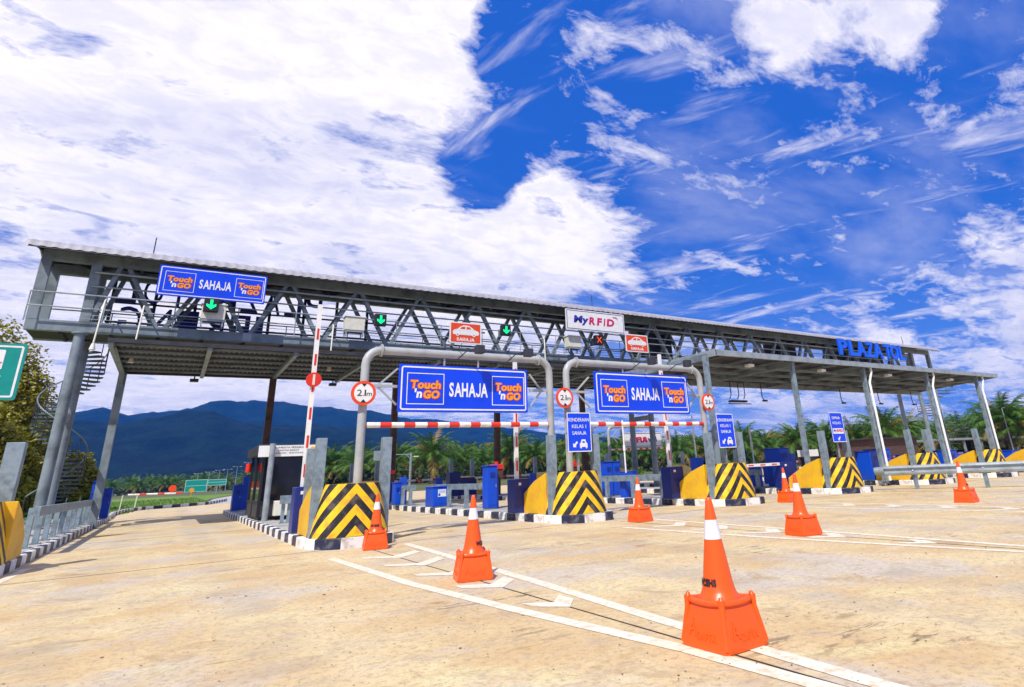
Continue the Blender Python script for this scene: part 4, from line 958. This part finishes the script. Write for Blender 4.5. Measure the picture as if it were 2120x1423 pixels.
for i, ((x, y), rz, ta, lab) in enumerate(CON):
    c = cone if i == 0 else place_copy(cone, (0,0,0), 0, lab)
    c.location = (x, y, .005); c.rotation_euler = (0, 0, rz); c['label'] = lab
    for ch in SC.objects:
        if ch.parent == c and ch.name.startswith('lettering'): ch.rotation_euler = (0, 0, R_(ta))

# ---------------------------------------------------------------- green direction signs
t = thing('direction_sign', 'large green direction sign cut by the left photo edge', 'sign', (-6.2, 21.6, 3.66)); w, h = 2.42, 1.5
MB().prism(rrect(0, w, 0, h, .05, 3), 0, .08).build('panel', 'green', t); b = MB(); frame_ring(b, .06, w-.06, .06, h-.06, .05, .06, -.002); b.build('white_border', 'white', t)
MB().prism(rrect(w-1.3, w-.42, h*.53, h*.88, .03, 3), -.006, -.001).build('white_field', 'white', t); MB().box(w-1.4, w-.4, -.006, -.001, h*.40, h*.42).build('white_line', 'white', t)
MB().tube([(w-.9, -.01, h*.62), (w-.55, -.01, h*.62), (w-.45, -.01, h*.66)], .012, 6).build('red_line', 'red', t)
MB().tube([(w*.35, .16, -3.66), (w*.35, .16, h)], .09, 14).build('post', 'galv', t)
def far_sign(x0, x1, z0, z1, y, label, rows):
    t = thing('direction_sign', label, 'sign', (x0, y, z0)); w, h = x1-x0, z1-z0
    MB().box(0, w, 0, .1, 0, h).build('panel', 'green', t); b = MB(); frame_ring(b, .04, w-.04, .04, h-.04, .04, .03, -.002); b.box(.05, w-.05, -.006, -.001, h*.5, h*.5+.04); b.build('white_border', 'white', t)
    MB().box(w*.5-.08, w*.5+.08, .1, .25, -z0, h).build('post', 'galv', t); return t
far_sign(2.3, 5.4, .7, 2.6, 120, 'far green two-panel direction sign before the palm plantation', 2); far_sign(5.45, 8.2, 1.55, 2.55, 121, 'smaller far green sign right of the two-panel one', 1)
a = MB(); pts = [((.30 if k % 2 else .42)*math.cos(R_(k*22.5)), (.30 if k % 2 else .42)*math.sin(R_(k*22.5))) for k in range(16)]; a.prism(pts, 0, .05)
a.box(-.04, .04, .05, .12, -.95, 0)
tag(a.build('sun_shaped_sign', 'logo'), 'small orange sunburst sign below the far green signs', 'sign').location = (3.3, 119, 1.0)
# far lattice sign seen between palms: back of a cantilever sign
t = thing('cantilever_sign', 'distant back of a grey cantilever sign before the palms', 'sign', (23, 75, 0))
MB().tube([(1.5,0,0), (1.5,0,4.1)], .12, 10).bar((1.5,0,3.9), (-2.4,0,3.95), .1, .1).bar((1.5,0,3.3), (.9,0,3.9), .08, .08).build('pole', 'steel_l', t); MB().box(-3.0, -1.7, -.05, .05, 3.3, 4.4).build('panel', 'steel_l', t)
# street lamps far
def lamp(x, y, h, label, two=True, arm=1.1):
    t = thing('street_lamp', label, 'street lamp', (x, y, 0), 0, 'distant street lamps')
    MB().tube([(0,0,0), (0,0,h)], [.11, .06], 8).build('pole', 'steel_l', t)
    a = MB().tube([(-arm if two else 0,0,h+.05), (0,0,h), (arm,0,h+.05)], .04, 6); a.build('arm', 'steel_l', t)
    for sx in ((-1, 1) if two else (1,)): MB().box(sx*arm-.25, sx*arm+.25, -.1, .1, h, h+.1).build('lamp_head', 'cream', t)
    return t
for i, (x, y, h) in enumerate(((7.3,160,4.5), (9.2,160,4.8), (10.7,159,4.9), (12.5,159,5.4), (14.6,159,6.2), (5.2,160,4.3))): lamp(x*1.5, y*1.5, 1.2+(h-1.2)*1.5, ['first', 'second', 'third', 'fourth', 'fifth', 'leftmost'][i]+' of the distant twin-arm street lamps left of the booth')
lamp(100, 40.8, 6.6, 'single curved street lamp behind the SEMUA KELAS sign', False, .8); lamp(106, 43, 7.0, 'single street lamp before the palms at the far right', False, .9)
lamp(21.5, 66, 3.3, 'thin single lamp left of the striped bar centre', False, .6)

# ---------------------------------------------------------------- low building at the right
t = thing('roadside_shed', 'long low shed with pale roof edge behind the right lanes', 'building', (74, 46, 0))
MB().box(0, 11, 0, 5, 0, 3.0).build('wall', 'rust', t); MB().box(-.5, 11.5, -.5, 5.5, 3.0, 3.15).build('roof', 'dark', t)
MB().box(14, 52, -2, 6, 2.5, 2.75).build('roof', 'steel_l', t); m = MB(); [m.box(x, x+.25, -1.8, -1.55, 0, 2.5) for x in range(15, 52, 5)]; m.build('posts', 'steel', t)
MB().box(15, 51, 4.5, 4.7, 0, 1.2).build('low_wall', 'dark', t)

# ---------------------------------------------------------------- palms
def palm_meshes(seed, h=5.6, fl=4.3):
    rd = random.Random(seed); cr = MB(); nf = 34
    for k in range(nf):
        az = k*2.399963+rd.uniform(-.2, .2); el = R_(82-88*(k/nf)**1.05+rd.uniform(-6, 6)); ln = fl*rd.uniform(.85, 1.1); droop = rd.uniform(.9, 1.5)
        old = k > nf*.92
        d = Vector((math.cos(az), math.sin(az), 0)); p = Vector((d.x*.2, d.y*.2, h)); e = el; seg = 11; prev = p.copy(); pts = [p.copy()]
        for s in range(seg):
            p = p + (d*math.cos(e)+Vector((0,0,math.sin(e))))*(ln/seg); e -= droop/seg*(.5+1.5*s/seg); pts.append(p.copy())
        side = Vector((-d.y, d.x, 0)); mi = 1 if old or rd.random() < .03 else 0
        for s in range(seg):
            a, b = pts[s], pts[s+1]; dr = (b-a).normalized(); nup = side.cross(dr).normalized()
            cr.quad([a-side*.035, a+side*.035, b+side*.025, b-side*.025], mi=mi)
            if s < 1: continue
            t_ = s/seg; ll = (1.15 if s < 8 else .8)*(.5+.9*math.sin(math.pi*(.15+.8*t_)))*.8
            for q in (0, .34, .67):
                o = a.lerp(b, q)
                for sg in (-1, 1):
                    tip = o + side*sg*ll*rd.uniform(.75, 1.05)*.85 + dr*ll*.55 + nup*rd.uniform(-.10, .22)*ll + Vector((0,0,-.36*ll*rd.uniform(.4, 1.5)))
                    wv = dr*.065; cr.quad([o-wv, o+wv, tip], mi=mi)
    c = cr
    tr = MB(); pth = [(0,0,0), (.03,0,h*.3), (-.02,.03,h*.6), (0,0,h*.88), (0,0,h)]
    tr.tube(pth, [.42, .34, .36, .48, .3], 10)
    for k in range(70):       # old leaf bases
        a = k*2.4; z = h*(.25+.7*k/70); d = Vector((math.cos(a), math.sin(a), 0)); w = Vector((-d.y, d.x, 0))*.09; o = d*.33+Vector((0,0,z)); tp = d*.6+Vector((0,0,z+.35)); tr.quad([o-w, o+w, tp+w*.6, tp-w*.6])
    return c, tr
PAL = []
for s in range(4):
    c, tr = palm_meshes(11+s, h=[3.3, 4.0, 2.9, 3.6][s], fl=5.2); t = thing('oil_palm', '', 'palm tree', (0,0,0), 0, 'oil palms of the plantation')
    c.build('crown', ['palm', 'palmdry'], t); tr.build('trunk', 'ptrunk', t); PAL.append(t)
used = set(); rd = random.Random(5)
def put_palm(x, y, top, label, group='oil palms of the plantation'):
    s = rd.randrange(4); src = PAL[s]; hh = [3.3, 4.0, 2.9, 3.6][s]+4.2; sc = top/hh
    if s in used: o = place_copy(src, (x, y, 0), 0, label, group)
    else: used.add(s); o = src; o['label'] = label
    o.location = (x, y, -.02); o.rotation_euler = (0, 0, rd.uniform(0, 6.28)); o.scale = (sc, sc, sc)
FP = [(700,15.6,73.4,4.6), (745,16.6,68,5.1), (820,18.7,62.2,5.1), (895,21.1,58.3,5.8), (955,25.2,61,4.5), (1005,28.9,63.7,4.2), (1058,31.8,62.4,6.3), (1105,33,59.4,4.8), (1210,37.8,56.5,5.8), (1270,44.5,60.4,4.6), (1340,47.7,57.9,4.4), (1400,47,51.9,4.8), (1450,55.9,57.2,4.6), (1530,46,41.6,4.9), (1580,50.4,42.6,4.1), (1640,47.5,36.6,4.7), (1700,50.7,35.7,5.0), (1760,50.3,32.7,4.3), (1820,51.7,30.5,5.5), (1870,57.8,31.9,5.1), (1930,62.4,31.7,4.5), (1985,56.2,26.2,4.1), (2060,53.7,22,5.6), (2110,54.2,20.7,5.0)]
PL = ['oil palm just right of the left pipe leg', 'oil palm left of the second grey post of the booth island', 'oil palm behind the brown canopy column under the left sign', 'tall oil palm in the middle below the left striped bar', 'oil palm right of the tall middle one', 'low oil palm left of the second brown column', 'dark tall oil palm beside the second brown column', 'oil palm behind the second raised boom',
 'oil palm right of the first class sign', 'oil palm left of the distant pipe frame', 'oil palm behind the distant reversed sign', 'oil palm right of the distant pipe frame', 'oil palm behind the right leg of the second pipe frame', 'oil palm right of the second class sign', 'low oil palm behind the lowered boom', 'oil palm left of the second canopy post', 'oil palm behind the second canopy post', 'oil palm right of the SEMUA KELAS sign', 'tall oil palm behind the third canopy post', 'oil palm between the third and fourth canopy posts', 'oil palm behind the fourth canopy post', 'oil palm left of the end canopy post', 'tall oil palm right of the end canopy post', 'oil palm at the right edge of the photo']
for (px, x, y, z), lab in zip(FP, PL):
    k = 1.9; put_palm(x*k, y*k, 1.2+(z-1.2)*k, lab)
for i in range(150):      # rows further back
    a = R_(90-8-78*((i % 50)+.5)/50) + rd.uniform(-.01, .01); d = (150, 172, 200)[i//50]+rd.uniform(-8, 8)
    if math.degrees(a) < 25: d *= .85
    x, y = d*math.cos(a), d*math.sin(a)
    put_palm(x, y, rd.uniform(7.2, 9.4) if i//50 == 0 else rd.uniform(8.2, 10.2), 'oil palm in the crowded back rows of the plantation', 'back rows of oil palms')
for i, x in enumerate((-24, -19, -14, -9.5, -5, -.5, 4, 9, 14, 19, 24, -29, -33, 30, 37)):
    put_palm(x*1.6, 250+rd.uniform(-9, 9), rd.uniform(5.6, 6.6), 'small distant oil palm beyond the green verge', 'distant oil palms beyond the verge')
for i in range(14): put_palm(-45+i*8+rd.uniform(-2, 2), 290+rd.uniform(-6, 6), rd.uniform(7.0, 8.0), 'small distant oil palm beyond the green verge', 'distant oil palms beyond the verge')

# ---------------------------------------------------------------- broad-leaved trees at the left, bushes, undergrowth
def leaf_cloud(mb, centre, rad, n, size, rd, squash=.8):
    for _ in range(n):
        v = Vector((rd.gauss(0, 1), rd.gauss(0, 1), rd.gauss(0, 1))).normalized()*(rd.random()**.45)
        p = Vector(centre)+Vector((v.x*rad, v.y*rad, v.z*rad*squash)); a = Vector((rd.gauss(0,1), rd.gauss(0,1), rd.gauss(0,.5))).normalized(); b = a.cross(Vector((rd.gauss(0,1), rd.gauss(0,1), rd.gauss(0,1)))).normalized()
        s = size*rd.uniform(.6, 1.4); mb.quad([p-a*s, p-b*s*.5, p+a*s, p+b*s*.5])
def broad_tree(x, y, h, r, seed, label, dense=1., zlow=.25):
    rd = random.Random(seed); t = thing('broad_tree', label, 'tree', (x, y, 0), 0, 'broad-leaved trees at the left edge')
    tr = MB(); lf = MB(); tr.tube([(0,0,0), (.1,0,h*.3), (0,.1,h*.55), (.1,.1,h*.85)], [.24, .19, .13, .04], 8)
    for k in range(26):
        z = h*(zlow+(.95-zlow)*k/26); a = k*2.4; ln = r*(1-.65*((z/h-zlow)/(1-zlow)))*rd.uniform(.6, 1.1); e = Vector((math.cos(a)*ln, math.sin(a)*ln, z+ln*.35))
        tr.tube([(0,0,z*.92), tuple((Vector((0,0,z*.92))).lerp(e, .5)+Vector((0,0,.15))), tuple(e)], [.06, .04, .012], 5)
        top = z/h > .72
        leaf_cloud(lf, e, r*(.42 if not top else .34), int((400 if not top else 70)*dense), .15, rd); leaf_cloud(lf, e*.6+Vector((0,0,z*.4)), r*.4, int((260 if not top else 50)*dense), .15, rd)
    tr.build('trunk', 'trunk', t); lf.build('crown', 'leaf', t); return t
broad_tree(-12.2, 58, 14.0, 3.4, 1, 'tall thin-topped tree behind the green sign at the left edge')
broad_tree(-10.2, 57, 12.2, 2.6, 2, 'sparse leafy tree rising just left of the big column', .75)
broad_tree(-9.3, 60, 9.0, 2.2, 3, 'bushy olive tree behind the left spiral stair')
broad_tree(-14.5, 52, 10, 3.2, 4, 'dense olive tree at the left photo edge'); broad_tree(-10.6, 51, 7.5, 2.8, 5, 'low dense tree behind the left square post', 1.3, .1)
broad_tree(-6.3, 64, 4.3, 1.6, 6, 'small tree right of the left spiral stair', 1.1, .1); broad_tree(-8.8, 52, 5.0, 2.0, 7, 'short bushy tree left of the round gantry columns', 1.2, .08)
def bush(x, y, r, seed, label):
    rd = random.Random(seed); m = MB()
    for k in range(9): leaf_cloud(m, (rd.uniform(-.6, .6)*r, rd.uniform(-.6, .6)*r, r*rd.uniform(.35, .9)), r*.5, 130, .09, rd)
    o = tag(m.build('bush', 'bush'), label, 'bush', 'clipped green bushes'); o.location = (x, y, 0)
for i, (x, y, r) in enumerate(((34.5, 44, 1.05), (38.5, 43.5, 1.15), (44.5, 42, 1.1), (62, 28, .8), (65, 28, .8), (69, 28.5, .8))): bush(x, y, r, 30+i, ['bush left of the distant columns below the second sign', 'bush between the distant columns below the second sign', 'bush right of the third raised boom', 'bush left of the end canopy post base', 'second bush left of the end canopy post base', 'bush beside the end canopy post base'][i])
# undergrowth between the palm trunks, its shade put into a dark leaf colour
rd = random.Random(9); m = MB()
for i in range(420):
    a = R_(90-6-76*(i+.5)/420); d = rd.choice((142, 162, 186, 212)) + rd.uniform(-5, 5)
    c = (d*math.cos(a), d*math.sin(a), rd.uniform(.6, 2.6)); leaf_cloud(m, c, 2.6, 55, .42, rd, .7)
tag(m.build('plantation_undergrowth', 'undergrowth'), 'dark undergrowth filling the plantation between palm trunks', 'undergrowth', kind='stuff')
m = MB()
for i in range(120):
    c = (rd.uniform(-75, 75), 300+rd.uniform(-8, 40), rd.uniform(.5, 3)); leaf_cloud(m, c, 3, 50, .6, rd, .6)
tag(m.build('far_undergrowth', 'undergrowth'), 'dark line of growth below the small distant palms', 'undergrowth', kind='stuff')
# grass tufts on the verge
m = MB()
for i in range(9000):
    x = rd.uniform(-14, 3.5); y = 46+(rd.random()**1.6)*60
    if x > -2.2+(y-44)*.12 and y < 60: continue
    if x > -1.6 and y < 58: continue
    s = rd.uniform(.06, .16); a = rd.uniform(0, 3.14); dx, dy = math.cos(a)*.05, math.sin(a)*.05; m.quad([(x-dx, y-dy, 0), (x+dx, y+dy, 0), (x+rd.uniform(-.05, .05), y, s)])
tag(m.build('grass_tufts', 'bush'), 'bright green grass of the verge past the open lane', 'grass', kind='stuff')
for i in range(7):
    tag(MB().bar((0,0,0), (.05,0,1.0), .07, .07).build('fence_post', 'cream'), ['leftmost', 'second', 'third', 'fourth', 'fifth', 'sixth', 'rightmost'][i]+' pale leaning fence post in the grass past the left railing', 'post', 'pale fence posts').location = (-7.2+.9*i, 62-1.1*i, 0)

# ---------------------------------------------------------------- hills
FAR = [(-5.,215), (-273.8/2485,236), (-.084,255), (-.06,241), (-.023,245), (.0145,266), (.0366,289), (.073,288), (.101,290), (.137,285), (.165,272), (.208,257), (.252,246), (.283,232), (.3236,211), (.365,208), (.4174,193), (.4539,187), (.551,160), (.6567,122), (.773,100), (1.045,47), (1.6,25), (9,15)]
NEAR = [(-5,120), (-.108,130), (-.0636,126), (-.0222,136), (.0151,153), (.0378,160), (.0755,145), (.1137,135), (.1674,123), (.2104,112), (.285,98), (.366,89), (.454,73), (.55,52), (.75,32), (1.2,20), (9,10)]
def interp(T, q):
    for (a, b), (c, d) in zip(T, T[1:]):
        if a <= q <= c: return b+(d-b)*(q-a)/(c-a)
    return T[-1][1]
m = MB(); na, nr = 420, 70
A0, A1 = -48, 84
for i in range(na+1):
    az = R_(A0+(A1-A0)*i/na); q = math.tan(az) if az < R_(80) else 6
    f, n_ = interp(FAR, q), interp(NEAR, q)
    for j in range(nr+1):
        r = 750+2150*j/nr; x, y = r*math.sin(az), r*math.cos(az)
        nz = mnoise.fractal(Vector((x*.004, y*.004, 1.3)), 1.0, 2.0, 6); n2_ = mnoise.fractal(Vector((x*.03, y*.03, 5)), .9, 2.0, 4)
        z = n_*math.exp(-((r-1500)/360)**2)*(1+.10*nz+.10*nz*(abs(r-1500)/300)) + f*math.exp(-((r-2500)/420)**2)*(1+.05*nz+.10*nz*(abs(r-2500)/300)) + 4.5*n2_ + 4*nz
        m.v.append((x, y, z-6*(j == 0)))
for i in range(na):
    for j in range(nr):
        a = i*(nr+1)+j; m.f.append((a, a+nr+1, a+nr+2, a+1)); m.sm.append(True); m.mi.append(0)
tag(m.build('hills', 'hill'), kind='structure')
# ---------------------------------------------------------------- haze
if .00015 > 0:
    hz = MB().box(-3200, 4200, -400, 3200, -1.0, 340).build('haze', 'white'); hz.data.materials.clear()
    hm = bpy.data.materials.new('thin_haze'); hm.use_nodes = True; t = hm.node_tree; t.nodes.clear(); o = N(t, 'ShaderNodeOutputMaterial'); v = N(t, 'ShaderNodeVolumePrincipled')
    v.inputs['Color'].default_value = (.02, .26, 1.0, 1); v.inputs['Density'].default_value = .00015; v.inputs['Anisotropy'].default_value = .0
    L(t, v.outputs[0], o.inputs['Volume']); hz.data.materials.append(hm); tag(hz, kind='stuff')
